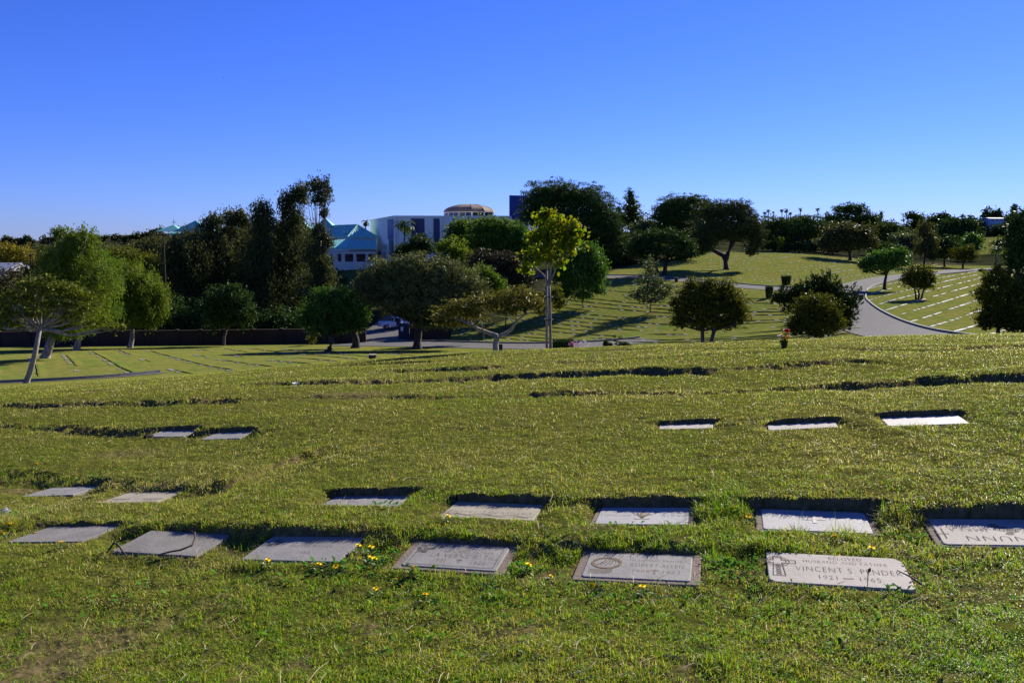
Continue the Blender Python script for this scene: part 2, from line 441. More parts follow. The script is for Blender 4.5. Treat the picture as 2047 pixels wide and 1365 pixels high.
# ------------------------------------------------------------------ ground
def build_ground():
    us = np.concatenate([np.linspace(-1.6, -.74, 40)[:-1], np.linspace(-.74, .74, 900), np.linspace(.74, 1.6, 40)[1:]])
    ys = np.concatenate([np.exp(np.linspace(math.log(1.3), math.log(14), 560))[:-1], np.exp(np.linspace(math.log(14), math.log(40), 170))[:-1], np.exp(np.linspace(math.log(40), math.log(1600), 300))])
    U, Y = np.meshgrid(us, ys); X = (U * Y).ravel(); Y = Y.ravel()
    n, w = len(ys), len(us)
    z = base_z(X, Y); soil = np.zeros_like(X)
    near = Y < 40
    zn, so = near_z(X[near], Y[near]); z[near] = zn; soil[near] = so
    k = Y < 30
    soil[k] = np.maximum(soil[k], worn(X[k], Y[k]))
    z[k] += (vnoise(X[k] * 9, Y[k] * 9, 1) - .5) * .012 + (vnoise(X[k] * 28, Y[k] * 28, 2) - .5) * .008
    V = np.stack([X, Y, z], 1)
    i = np.arange(n - 1)[:, None] * w + np.arange(w - 1)[None, :]
    FQ = np.stack([i, i + 1, i + w + 1, i + w], -1).reshape(-1, 4)
    m, nt, N, L = new_mat('lawn_and_soil')
    out = N('ShaderNodeOutputMaterial'); b = N('ShaderNodeBsdfPrincipled'); L(b.outputs[0], out.inputs[0])
    b.inputs['Roughness'].default_value = 1; b.inputs['Specular IOR Level'].default_value = .0
    at_ = N('ShaderNodeAttribute'); at_.attribute_name = 'zones'
    sp = N('ShaderNodeSeparateColor'); L(at_.outputs['Color'], sp.inputs[0])
    tc = N('ShaderNodeTexCoord')
    def noise(sc, det=4):
        q = N('ShaderNodeTexNoise'); q.inputs['Scale'].default_value = sc; q.inputs['Detail'].default_value = det
        L(tc.outputs['Object'], q.inputs[0]); return q
    def mix(f, a, c):
        q = N('ShaderNodeMix'); q.data_type = 'RGBA'
        if hasattr(f, 'links'): L(f, q.inputs[0])
        else: q.inputs[0].default_value = f
        L(a, q.inputs[6]); L(c, q.inputs[7]); return q.outputs[2]
    n1 = noise(.22, 6); r1 = ramp(N, [(.3, (.085, .140, .026)), (.5, (.140, .150, .032)), (.7, (.19, .15, .045))]); L(n1.outputs[0], r1.inputs[0])
    n2 = noise(1.3, 9); r2 = ramp(N, [(.34, (.07, .12, .022)), (.5, (.145, .16, .034)), (.66, (.24, .19, .060))]); L(n2.outputs[0], r2.inputs[0])
    lawn = mix(.6, r1.outputs[0], r2.outputs[0])
    n3 = noise(40, 6); r3 = ramp(N, [(.35, (.030, .036, .006)), (.6, (.085, .085, .016)), (.8, (.17, .13, .045))]); L(n3.outputs[0], r3.inputs[0])
    n4 = noise(.05, 6); r4 = ramp(N, [(.35, (.016, .022, .010)), (.55, (.035, .038, .018)), (.75, (.075, .062, .036))]); L(n4.outputs[0], r4.inputs[0])
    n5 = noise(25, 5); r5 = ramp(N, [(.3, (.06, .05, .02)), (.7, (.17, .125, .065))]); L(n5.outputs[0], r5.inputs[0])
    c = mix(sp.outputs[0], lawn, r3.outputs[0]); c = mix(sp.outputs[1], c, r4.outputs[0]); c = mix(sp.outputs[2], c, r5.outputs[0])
    L(c, b.inputs['Base Color'])
    nb = noise(9, 8); bp = N('ShaderNodeBump'); bp.inputs['Strength'].default_value = .6; bp.inputs['Distance'].default_value = .05
    L(nb.outputs[0], bp.inputs['Height']); L(bp.outputs[0], b.inputs['Normal'])
    o = np_mesh('ground', V, FQ, m, smooth=True)
    thatch = np.clip((34 - Y) / 12, 0, 1) * .85
    px = X / Y * F + 1023.5
    lim = np.interp(px, [0, 640, 760, 1000, 1150, 1300, 1500, 1700, 1800, 2047, 2300], [104, 106, 112, 122, 150, 205, 250, 250, 230, 230, 230])
    scrub = np.clip((Y - lim) / (lim * .04), 0, 1)
    hillside = (px > 1880) & (Y > 300) & (Y < 470)
    scrub[hillside] *= .25
    lawnhill = (px > 660) & (px < 790) & (Y > 150) & (Y < 215)
    scrub[lawnhill] *= .3
    a = o.data.color_attributes.new('zones', 'FLOAT_COLOR', 'POINT')
    a.data.foreach_set('color', np.stack([thatch, scrub, soil, np.ones_like(X)], 1).astype(np.float32).ravel())
    tag(o, kind='structure')
    return o
build_ground()

# ------------------------------------------------------------------ turf ledges along the grave rows of the far lawns
LAWN = M['far_turf'] = None
def far_turf():
    m, nt, N, L = new_mat('far_turf')
    out = N('ShaderNodeOutputMaterial'); b = N('ShaderNodeBsdfPrincipled'); L(b.outputs[0], out.inputs[0])
    b.inputs['Roughness'].default_value = 1; b.inputs['Specular IOR Level'].default_value = .0
    tc = N('ShaderNodeTexCoord'); q = N('ShaderNodeTexNoise'); q.inputs['Scale'].default_value = .25; q.inputs['Detail'].default_value = 6
    L(tc.outputs['Object'], q.inputs[0])
    r = ramp(N, [(.3, (.085, .140, .026)), (.5, (.140, .150, .032)), (.7, (.19, .15, .045))]); L(q.outputs[0], r.inputs[0]); L(r.outputs[0], b.inputs['Base Color'])
    return m
M['far_turf'] = far_turf()

def in_poly(x, y, P):
    c = False; j = len(P) - 1
    for i in range(len(P)):
        if (P[i][1] > y) != (P[j][1] > y) and x < (P[j][0] - P[i][0]) * (y - P[i][1]) / (P[j][1] - P[i][1]) + P[i][0]:
            c = not c
        j = i
    return c

FIELDS = [   # photograph outline, depth range, row direction, row spacing, ledge height, marker chance, marker step
    dict(name='right', poly=[(1725,606),(1722,590),(1745,570),(1800,556),(1880,543),(2000,536),(2120,534),(2160,670),(1880,672),(1845,660),(1795,640),(1755,622)], y=(52,215), d=(.62,.785), sp=3.0, h=.03, ch=.62, st=.98),
    dict(name='mid', poly=[(880,676),(960,640),(1040,600),(1190,555),(1330,566),(1440,580),(1545,590),(1600,640),(1700,640),(1790,668),(1500,690),(1290,690),(1040,684)], y=(66,170), d=(.66,-.75), sp=2.5, h=.10, ch=.24, st=1.3),
    dict(name='upper', poly=[(1300,552),(1400,500),(1560,497),(1800,520),(1900,530),(1760,554),(1690,565),(1560,566),(1430,560)], y=(145,250), d=(.62,.785), sp=3.4, h=.05, ch=.30, st=1.5),
    dict(name='left', poly=[(-60,762),(-60,730),(200,700),(500,696),(640,700),(800,708),(860,712),(700,722),(400,748),(300,750)], y=(50,104), d=(.53,-.85), sp=2.9, h=.055, ch=.22, st=1.25),
]
FARMK = []
LED = MB()
for fi, fd in enumerate(FIELDS):
    dx, dy = fd['d']; l = math.hypot(dx, dy); dx /= l; dy /= l
    nx, ny = -dy, dx
    if ny < 0: nx, ny = -nx, -ny
    rr = random.Random(50 + fi)
    for k in range(-120, 120):
        ox, oy = nx * k * fd['sp'], ny * k * fd['sp'] + 100
        run = []; gap = 0; on = True; blk = 0
        for j in range(-180, 180):
            if blk <= 0:
                on = rr.random() < .74; blk = rr.randint(4, 13)
            blk -= 1
            x = ox + dx * j * fd['st']; y = oy + dy * j * fd['st']
            ok = fd['y'][0] < y < fd['y'][1]
            if ok:
                z = float(base_z(x, y))
                pr = (x / y * F * 1.0 + 1023.5)
                t = (z - CZ) / y
                a = math.atan(t) + PITCH; py = 682.5 - F * math.tan(a); px = 1023.5 + F * x / (y * (CP) - (z - CZ) * SP)
                ok = in_poly(px, py, fd['poly'])
            if ok and rr.random() < fd['ch'] * ((1.12 if on else .55) if fd['name'] == 'right' else (1.6 if on else .12)):
                FARMK.append((x, y, z, math.atan2(dy, dx), fd['name'], rr.random()))
            if ok and on:
                run.append((x, y, z))
            else:
                if len(run) > 2:
                    vs = []; fs = []
                    for q, (a_, b_, c_) in enumerate(run):
                        e = min(1, min(q, len(run) - 1 - q) / 1.5 + .15)
                        h = fd['h'] * e * (.7 + .6 * rr.random())
                        off = .28 + rr.uniform(-.05, .05)
                        bx, by = a_ + nx * off, b_ + ny * off
                        for o_, hh in ((0, -.02), (.03, h), (.18, h * 1.05), (.9, -.03)):
                            xx, yy = bx + nx * o_, by + ny * o_
                            vs.append((xx, yy, float(base_z(xx, yy)) + hh))
                    for q in range(len(run) - 1):
                        for r_ in range(3):
                            fs.append((q*4 + r_, (q+1)*4 + r_, (q+1)*4 + r_ + 1, q*4 + r_ + 1))
                    LED.add(vs, fs)
                run = []
tag(LED.build('turf_terraces', M['far_turf']), kind='structure')

# ------------------------------------------------------------------ roads and kerbs
def strip(name, pts, width, mat, dz=.05, sub=10, kerbs=()):
    P = [Vector((x, y, 0)) for x, y in pts]; Q = []
    for i in range(len(P) - 1):
        a, b, c, d = P[max(i-1, 0)], P[i], P[i+1], P[min(i+2, len(P)-1)]
        for k in range(sub):
            t = k / sub
            Q.append(.5 * ((2*b) + (c-a)*t + (2*a-5*b+4*c-d)*t*t + (3*b-a-3*c+d)*t**3))
    Q.append(P[-1])
    mb = MB(); kb = MB(); nn = 8; vs = []; fs = []; ks = {s: [] for s in kerbs}
    for i, q in enumerate(Q):
        t = (Q[min(i+1, len(Q)-1)] - Q[max(i-1, 0)]).normalized(); n = Vector((-t.y, t.x, 0))
        w = width[0] + (width[1] - width[0]) * i / (len(Q) - 1) if hasattr(width, '__len__') else width
        for k in range(nn + 1):
            p = q + n * (w * (k / nn - .5)); vs.append((p.x, p.y, float(base_z(p.x, p.y)) + dz))
        for s in kerbs:
            for o_, h in ((w/2 + .003, -.05), (w/2 + .003, .17), (w/2 + .19, .17), (w/2 + .22, -.05)):
                p = q + n * (s * o_); ks[s].append((p.x, p.y, float(base_z(p.x, p.y)) + dz + h))
    for i in range(len(Q) - 1):
        for k in range(nn): fs.append((i*(nn+1)+k, i*(nn+1)+k+1, (i+1)*(nn+1)+k+1, (i+1)*(nn+1)+k))
    mb.add(vs, fs); o = tag(mb.build(name, mat), kind='structure')
    for s in kerbs:
        fk = []
        for i in range(len(Q) - 1):
            for k in range(3): fk.append((i*4+k, (i+1)*4+k, (i+1)*4+k+1, i*4+k+1) if s > 0 else (i*4+k+1, (i+1)*4+k+1, (i+1)*4+k, i*4+k))
        kb.add(ks[s], fk)
    if kerbs: tag(kb.build('kerb', M['kerb']), kind='structure')
    return o
g2 = lambda px, Y: tuple(ground(px, Y))[:2]
strip('main_road', [g2(690, 107), g2(830, 104), g2(1000, 99), g2(1150, 96), g2(1240, 96), g2(1300, 97)], (9, 6), M['asphalt'], .05, kerbs=(1,))
strip('gateway_drive', [g2(765, 104), g2(768, 112), g2(778, 122), g2(800, 134), g2(840, 150)], (9, 8), M['asphalt'], .055)
strip('curved_road', [g2(1960, 38), g2(1840, 54), g2(1768, 68), g2(1716, 86), g2(1690, 104), g2(1684, 116), g2(1698, 134), g2(1740, 150), g2(1800, 166), g2(1880, 188), g2(1960, 208), g2(2080, 222)], (5.2, 7), M['asphalt'], .06, kerbs=(-1,))
strip('upper_road', [g2(1010, 180), g2(1100, 175), g2(1200, 166), g2(1300, 161), g2(1400, 155), g2(1480, 147), g2(1560, 139), g2(1640, 130), g2(1686, 122)], (6, 6.5), M['asphalt'], .05, kerbs=(1,))
strip('left_path', [g2(-160, 45), g2(0, 48.5), g2(120, 50), g2(240, 53), g2(330, 56)], (1.7, 1.0), M['asphalt'], .03, kerbs=(1,))

# ------------------------------------------------------------------ grass of the near lawn
def inside_markers(X, Y, pad=0.0, zz=None):
    r = np.zeros(len(X), bool)
    for m in MARK:
        k = np.where((np.abs(X - m['x']) < .6) & (np.abs(Y - m['y']) < .6))[0]
        if not len(k): continue
        a, b = mk_local(m, X[k], Y[k])
        front = vnoise(X[k] * 14, Y[k] * 2, 21) * .035
        r[k] |= (np.abs(a) < m['w'] / 2 + pad) & (b > -m['d'] / 2 - pad + front) & (b < m['d'] / 2 + pad)
    return r

def blades(X, Y, Z, L, Wd, lean, az):
    n = len(X)
    ca, sa = np.cos(az), np.sin(az)
    P0 = np.stack([X, Y, Z - .004], 1)
    out = np.stack([ca, sa, np.zeros(n)], 1); side = np.stack([-sa, ca, np.zeros(n)], 1)
    tw = RNG.uniform(-.8, .8, n)[:, None]
    side = side * np.cos(tw) + out * np.sin(tw)
    up = np.array([0, 0, 1.0])[None]
    l1 = lean * .55; l2 = lean * 1.35
    P1 = P0 + (out * np.sin(l1)[:, None] + up * np.cos(l1)[:, None]) * (L * .5)[:, None]
    P2 = P1 + (out * np.sin(l2)[:, None] + up * np.cos(l2)[:, None]) * (L * .5)[:, None]
    w = (Wd * .5)[:, None]
    V = np.stack([P0 - side * w * .8, P0 + side * w * .8, P1 - side * w, P1 + side * w, P2], 1).reshape(-1, 3)
    i = np.arange(n) * 5
    return V, np.stack([i, i + 1, i + 3, i + 2], 1), np.stack([i + 2, i + 3, i + 4], 1)

def grass_mat():
    m, nt, N, L = new_mat('lawn_grass')
    out = N('ShaderNodeOutputMaterial'); b = N('ShaderNodeBsdfPrincipled')
    b.inputs['Roughness'].default_value = .38; b.inputs['Specular IOR Level'].default_value = .14
    g = N('ShaderNodeNewGeometry'); tc = N('ShaderNodeTexCoord')
    def noise(s, d=4):
        q = N('ShaderNodeTexNoise'); q.inputs['Scale'].default_value = s; q.inputs['Detail'].default_value = d; L(tc.outputs['Object'], q.inputs[0]); return q.outputs[0]
    def math_(op, a, c, d=None):
        q = N('ShaderNodeMath'); q.operation = op
        for i, v in enumerate((a, c, d)):
            if v is None: continue
            if hasattr(v, 'links'): L(v, q.inputs[i])
            else: q.inputs[i].default_value = v
        return q.outputs[0]
    sx = N('ShaderNodeSeparateXYZ'); L(tc.outputs['Object'], sx.inputs[0])
    far = N('ShaderNodeMapRange'); far.inputs[1].default_value = 3.6; far.inputs[2].default_value = 5.4; L(sx.outputs[1], far.inputs[0])
    dry = math_('ADD', math_('MULTIPLY', noise(.7, 5), 1.45), math_('MULTIPLY', noise(6.0, 3), .75))
    dry = math_('ADD', math_('MULTIPLY_ADD', far.outputs[0], .20, -.70), dry)
    pick = math_('ADD', math_('MULTIPLY', g.outputs['Random Per Island'], .55), math_('MULTIPLY', dry, .62))
    r = ramp(N, [(.0, (.034, .095, .009)), (.20, (.098, .225, .013)), (.40, (.185, .310, .017)), (.54, (.255, .295, .022)), (.68, (.31, .262, .045)), (.80, (.39, .31, .11)), (1.0, (.68, .59, .40))])
    L(pick, r.inputs[0]); L(r.outputs[0], b.inputs['Base Color'])
    t = N('ShaderNodeBsdfTranslucent'); mu = N('ShaderNodeMix'); mu.data_type = 'RGBA'; mu.blend_type = 'MULTIPLY'; mu.inputs[0].default_value = 1
    L(r.outputs[0], mu.inputs[6]); mu.inputs[7].default_value = (1.3, 1.4, .6, 1); L(mu.outputs[2], t.inputs[0])
    ms = N('ShaderNodeMixShader'); ms.inputs[0].default_value = .5
    L(b.outputs[0], ms.inputs[1]); L(t.outputs[0], ms.inputs[2]); L(ms.outputs[0], out.inputs[0])
    return m
M['grass'] = grass_mat()

def sow(n, y0, y1, mode):
    if mode == 'near': Y = 1 / RNG.uniform(1 / y1, 1 / y0, n)
    else: Y = np.exp(RNG.uniform(math.log(y0), math.log(y1), n))
    U = RNG.uniform(-.78, .78, n); X = U * Y
    k = RNG.uniform(0, 1, n) < .16      # the turf goes on at both sides of the view
    X[k] = np.sign(U[k]) * (.76 * Y[k] + RNG.uniform(0, 2.2, int(k.sum())))
    return X, Y

def build_grass():
    Vs, Qs, Ts = [], [], []; off = 0
    for n, y0, y1, mode, lscale, wscale in ((780000, 1.7, 8.0, 'near', 1.0, 1.0), (260000, 7.6, 34, 'far', 1.0, 1.0)):
        X, Y = sow(n, y0, y1, mode)
        clump = vnoise(X * 11, Y * 11, 31) * .6 + vnoise(X * 31, Y * 31, 32) * .6
        _, face = steps(X, Y)
        if mode == 'near' or True:      # the faces of the turf steps carry as many blades per area as the level turf
            k = RNG.permutation(np.where(face > .25)[0]); k = np.concatenate([k, k, k])
            X = np.concatenate([X, X[k] + RNG.normal(0, .012, len(k))]); Y = np.concatenate([Y, Y[k] + RNG.normal(0, .012, len(k))])
            clump = vnoise(X * 11, Y * 11, 31) * .6 + vnoise(X * 31, Y * 31, 32) * .6
            _, face = steps(X, Y)
        thin = vnoise(X * 1.7, Y * 1.7, 33)
        keep = RNG.uniform(0, 1, len(X)) < np.clip(-.05 + 1.25 * clump, 0, 1) * np.clip(.75 + thin * .6, 0, 1) * (1 - .8 * worn(X, Y))
        keep &= ~inside_markers(X, Y, .004)
        X, Y, clump = X[keep], Y[keep], clump[keep]
        Z, _ = near_z(X, Y)
        Z += (vnoise(X * 9, Y * 9, 1) - .5) * .012
        n = len(X)
        s = np.maximum(1, Y / 5.5)
        Ln = RNG.uniform(.011, .026, n) * (.6 + .9 * clump) * np.minimum(s, 2.0) ** .5
        tall = RNG.uniform(0, 1, n) < .03; Ln[tall] *= 1.6
        for (cx, cy, rad, k) in TUFTS:
            q = np.exp(-(((X - cx) ** 2 + (Y - cy) ** 2) / rad ** 2)); Ln *= 1 + k * q
        _, fc = steps(X, Y); Ln *= 1 + 1.1 * fc * RNG.uniform(0, 1, n)
        Wd = RNG.uniform(.0014, .0030, n) * s
        lean = np.clip(RNG.normal(1.0, .42, n), .05, 1.55); az = RNG.uniform(0, 2 * math.pi, n)
        V, Q, T = blades(X, Y, Z, Ln, Wd, lean, az)
        Vs.append(V); Qs.append(Q + off); Ts.append(T + off); off += len(V)
    o = np_mesh('grass', np.concatenate(Vs), np.concatenate(Qs), M['grass'], tris=np.concatenate(Ts))
    tag(o, 'short olive green lawn grass over the sunken grave rows', 'grass', kind='stuff')

TUFTS = []
for px, py, rad, k in [(1430,1020,.14,.8), (1405,1032,.08,.7), (1775,1046,.10,.7), (1690,1072,.06,.9), (1590,1052,.06,1.3), (1680,1058,.07,1.3), (1330,1050,.10,.7), (500,1105,.08,1.0), (1000,1150,.12,.9), (860,1140,.15,.5), (20,1035,.2,1.2), (1830,846,.08,1.2), (1870,1080,.3,.5), (1530,1085,.08,1.0), (640,1040,.25,.3), (580,900,.25,.5), (700,910,.3,.4)]:
    x, y, _ = hit(px, py, 2.6); TUFTS.append((x, y, rad, k))
build_grass()

def build_straw():
    m = solid('dead_straw', (.42, .34, .20), (.22, .15, .08), scale=3, rough=.7)
    mb = []
    n = 1100
    X, Y = sow(n, 2.1, 16, 'near')
    keep = ~inside_markers(X, Y, .01) | (RNG.uniform(0, 1, n) < .25); X, Y = X[keep], Y[keep]; n = len(X)
    Z, _ = near_z(X, Y)
    L = RNG.uniform(.02, .075, n) * (1 + (RNG.uniform(0, 1, n) < .12)); az = RNG.normal(.7, .9, n); tilt = RNG.uniform(-.05, .22, n)
    w = RNG.uniform(.0007, .0013, n) * np.maximum(1, Y / 4)
    d = np.stack([np.cos(az) * np.cos(tilt), np.sin(az) * np.cos(tilt), np.sin(tilt)], 1)
    s = np.stack([-np.sin(az), np.cos(az), np.zeros(n)], 1)
    P = np.stack([X, Y, Z + RNG.uniform(.012, .03, n)], 1)
    bend = RNG.normal(0, .12, n)[:, None]
    A = P; B = P + d * (L * .5)[:, None] + s * bend * (L * .5)[:, None] + np.array([0, 0, .004]); C = P + d * L[:, None]
    w = w[:, None]; up = np.array([[0, 0, 1.0]])
    ss = s * .8 + up * .5
    V = np.stack([A - ss*w, A + ss*w, B + ss*w, B - ss*w, C + ss*w*.4, C - ss*w*.4], 1).reshape(-1, 3)
    i = np.arange(n) * 6
    Q = np.concatenate([np.stack([i, i+1, i+2, i+3], 1), np.stack([i+3, i+2, i+4, i+5], 1)])
    tag(np_mesh('dry_straw', V, Q, m), 'dead tan grass stalks strewn over the near lawn', 'straw', kind='stuff')
build_straw()

def build_weeds():
    m = leafy('broad_weed_leaves', [(.025, .07, .012), (.05, .125, .018), (.09, .16, .03)], trans=.3, rough=.75, spec=.05, pscale=3)
    spots = []
    for px, py, r, n in [(700,1110,.20,70),(770,1105,.16,60),(1050,1125,.09,45),(830,1135,.2,40),(1480,1125,.12,60),(1440,1110,.1,40),(1530,1085,.15,50),(1850,1130,.2,60),(30,1030,.25,70),(230,1080,.1,30),(620,1128,.25,40),(1270,1175,.35,70),(1600,1200,.5,90),(1000,1180,.5,80),(300,1200,.5,70),(1810,1060,.14,40),(1180,1060,.3,50),(780,1010,.1,25),(900,1230,.5,60),(1800,1250,.5,60),(1780,1170,.15,40),(200,955,.3,40),(300,975,.15,30)]:
        x, y, _ = hit(px, py, 2.3); spots.append((x, y, r, n))
    X, Y = [], []
    for x, y, r, n in spots:
        X.append(RNG.normal(x, r * .5, n)); Y.append(RNG.normal(y, r * .4, n))
    X = np.concatenate(X); Y = np.concatenate(Y)
    k = ~inside_markers(X, Y, .01); X, Y = X[k], Y[k]; n = len(X)
    Z, _ = near_z(X, Y)
    az = RNG.uniform(0, 6.283, n); el = RNG.uniform(.1, .9, n); L = RNG.uniform(.018, .042, n); w = L * RNG.uniform(.25, .5, n)
    d = np.stack([np.cos(az)*np.cos(el), np.sin(az)*np.cos(el), np.sin(el)], 1); s = np.stack([-np.sin(az), np.cos(az), np.zeros(n)], 1)
    P = np.stack([X, Y, Z + RNG.uniform(.004, .022, n)], 1); L = L[:, None]; w = w[:, None]; up = np.array([[0, 0, 1.0]])
    V = np.stack([P, P + d*L*.5 + s*w*.5 + up*.003, P + d*L - up*.004, P + d*L*.5 - s*w*.5 + up*.003], 1).reshape(-1, 3)
    i = np.arange(n) * 4
    tag(np_mesh('weed_leaves', V, np.stack([i, i+1, i+2, i+3], 1), m), 'low broad leaved weeds among the lawn grass and markers', 'weeds', kind='stuff')
build_weeds()
# ------------------------------------------------------------------ trees
def leaf_quads(P, A, B, la, lb):
    """diamond leaves at P with long axis A and cross axis B."""
    V = np.stack([P - A * la, P + B * lb, P + A * la, P - B * lb], 1).reshape(-1, 3)
    i = np.arange(len(P)) * 4
    return V, np.stack([i, i + 1, i + 2, i + 3], 1)

def unit(v): return v / (np.linalg.norm(v, axis=1, keepdims=True) + 1e-9)

def foliage(blobs, style, s, cover=2.0, cl=.30, seed=0):
    """blobs: (cx,cy,cz,rx,ry,rz) in metres. Leaves gathered in clumps through the shell of each blob."""
    g = np.random.default_rng(seed)
    VV, QQ, off = [], [], 0
    for (cx, cy, cz, rx, ry, rz) in blobs:
        c = np.array([cx, cy, cz]); R = np.array([rx, ry, rz])
        rm = min(rx, rz); cr = max(cl * rm, 2.2 * s)
        area = math.pi * rx * rz
        n = int(max(60, cover * 3.0 * area / (s * s)))
        K = int(max(6, 2.5 * area / (cr * cr)))
        d = unit(g.normal(size=(K, 3)))
        d[:, 2] = np.where(d[:, 2] < -.55, d[:, 2] * .4, d[:, 2]); d = unit(d)
        rad = g.uniform(.62, 1.0, K) * ((.85 + .3 * g.uniform(size=K)) if style == 'umbrella' else (.72 + .52 * g.uniform(size=K)))
        cen = c + d * R * rad[:, None]
        k = g.integers(0, K, n)
        size = cr * g.uniform(.6, 1.25, K)
        o = g.normal(size=(n, 3))
        if style in ('pine', 'umbrella', 'yew'):
            o = unit(o); o[:, 2] = np.where(o[:, 2] < -.2, -o[:, 2], o[:, 2])
            P = cen[k] + o * (size[k] * g.uniform(.45, 1.0, n))[:, None] * np.array([1, 1, .8])
            A = unit(o + .35 * g.normal(size=(n, 3)) + np.array([0, 0, .35])); la, lb = s * .62, s * .20
        elif style == 'weep':
            P = cen[k] + o * (size[k] * .36)[:, None] * np.array([1, 1, 1.6])
            A = unit(g.normal(size=(n, 3)) * .45 + np.array([0, 0, -1.0])); la, lb = s * .75, s * .26
        elif style == 'spray':
            P = cen[k] + o * (size[k] * .48)[:, None] * np.array([1.5, 1.5, .34])
            A = unit(d[k] * np.array([1, 1, .3]) + g.normal(size=(n, 3)) * .4); la, lb = s * .7, s * .24
        elif style == 'spiky':
            o = np.abs(o) * np.sign(d[k] + .2 * g.normal(size=(n, 3)))
            P = cen[k] + d[k] * (size[k] * g.uniform(0, 1.5, n))[:, None] + g.normal(size=(n, 3)) * (size[k] * .16)[:, None] + np.array([0, 0, 1.0]) * (size[k] * g.uniform(-.2, .9, n))[:, None]
            A = unit(d[k] + np.array([0, 0, 1.0]) + g.normal(size=(n, 3)) * .3); la, lb = s * .7, s * .26
        else:
            P = cen[k] + o * (size[k] * .38)[:, None] * np.array([1, 1, .85])
            A = unit(g.normal(size=(n, 3))); la, lb = s * .55, s * .36
        Bv = unit(np.cross(A, g.normal(size=(n, 3))))
        ss = g.uniform(.5, 1.6, n)[:, None]
        V, Q = leaf_quads(P, A, Bv, la * ss, lb * ss)
        VV.append(V); QQ.append(Q + off); off += len(V)
        # sparse inner leaves so that the crown closes
        n2 = int(n * .22)
        o = unit(g.normal(size=(n2, 3))) * (g.uniform(0, .75, n2) ** .5)[:, None]
        A = unit(g.normal(size=(n2, 3))); Bv = unit(np.cross(A, g.normal(size=(n2, 3))))
        V, Q = leaf_quads(c + o * R * .8, A, Bv, s * 1.1, s * .8)
        VV.append(V); QQ.append(Q + off); off += len(V)
    return np.concatenate(VV), np.concatenate(QQ)

LEAF = {
    'pepper': leafy('pepper_tree_leaves', [(.036, .055, .009), (.066, .085, .014), (.105, .115, .026)], pscale=.35),
    'pepper2': leafy('fresh_green_leaves', [(.026, .050, .008), (.050, .080, .011), (.088, .108, .022)], pscale=.35),
    'olive_gold': leafy('golden_cypress_leaves', [(.030, .036, .009), (.062, .062, .012), (.115, .098, .016)], pscale=.6),
    'brown_spray': leafy('brown_green_sprays', [(.034, .042, .008), (.060, .066, .011), (.10, .10, .016)], pscale=.7, trans=.22),
    'euca': leafy('eucalyptus_leaves', [(.020, .026, .012), (.038, .042, .018), (.070, .064, .026)], pscale=.3, trans=.22),
    'euca_b': leafy('brown_eucalyptus_leaves', [(.024, .026, .011), (.044, .044, .017), (.078, .068, .026)], pscale=.3, trans=.22),
    'oak': leafy('grey_green_oak_leaves', [(.034, .040, .018), (.066, .068, .032), (.12, .115, .062)], pscale=.4, trans=.2),
    'green': leafy('mid_green_leaves', [(.020, .046, .011), (.036, .072, .015), (.070, .110, .026)], pscale=.4, trans=.3),
    'dkgreen': leafy('dark_green_leaves', [(.012, .024, .009), (.022, .038, .012), (.042, .060, .018)], pscale=.4, trans=.2),
    'lime': leafy('yellow_green_leaves', [(.045, .075, .010), (.080, .105, .013), (.13, .13, .015)], pscale=.5),
    'pine': leafy('pine_needles', [(.015, .028, .010), (.030, .048, .013), (.068, .078, .020)], pscale=.3, trans=.15, rough=.6),
    'pine_b': leafy('dusty_pine_needles', [(.018, .026, .012), (.032, .040, .017), (.058, .060, .024)], pscale=.3, trans=.15, rough=.6),
    'cedar': leafy('grey_green_needles', [(.030, .040, .022), (.055, .066, .036), (.095, .100, .055)], pscale=.6, trans=.25),
    'purple': leafy('dark_purple_brown_leaves', [(.016, .014, .011), (.030, .024, .018), (.05, .042, .026)], pscale=.4, trans=.15),
    'rust': leafy('rusty_brown_leaves', [(.036, .038, .011), (.066, .058, .017), (.105, .072, .022)], pscale=.8, trans=.3),
    'yew': leafy('golden_yew_foliage', [(.018, .024, .005), (.042, .046, .008), (.12, .095, .012)], pscale=.9, trans=.25),
    'juniper': leafy('dark_juniper_foliage', [(.010, .018, .008), (.018, .028, .010), (.034, .044, .014)], pscale=.9, trans=.12),
    'young': leafy('yellowing_young_leaves', [(.042, .078, .006), (.075, .108, .008), (.115, .118, .008), (.19, .125, .008)], pscale=1.3, trans=.5, tint=(1.4, 1.25, .4)),
    'gold': leafy('golden_shrub_leaves', [(.06, .055, .010), (.11, .085, .014), (.16, .115, .018)], pscale=.5, trans=.3),
    'brush': leafy('dry_brown_brush', [(.024, .020, .013), (.042, .033, .020), (.07, .052, .03)], pscale=.3, trans=.1),
    'palm': leafy('palm_fronds', [(.022, .040, .012), (.040, .062, .018), (.07, .085, .03)], pscale=1, trans=.2),
}

def px_blobs(bl, Y, deep=.85):
    out = []
    for b in bl:
        px, py, rx, ry = b[:4]; dy = b[4] if len(b) > 4 else 0
        p = at(px, py, Y + dy); k = (Y + dy) / F
        rxm, rzm = rx * k * 1.15, ry * k * 1.15
        out.append((p.x, p.y, p.z, rxm, max(deep * min(rxm, rzm * 1.8), .6 * rxm), rzm))
    return out

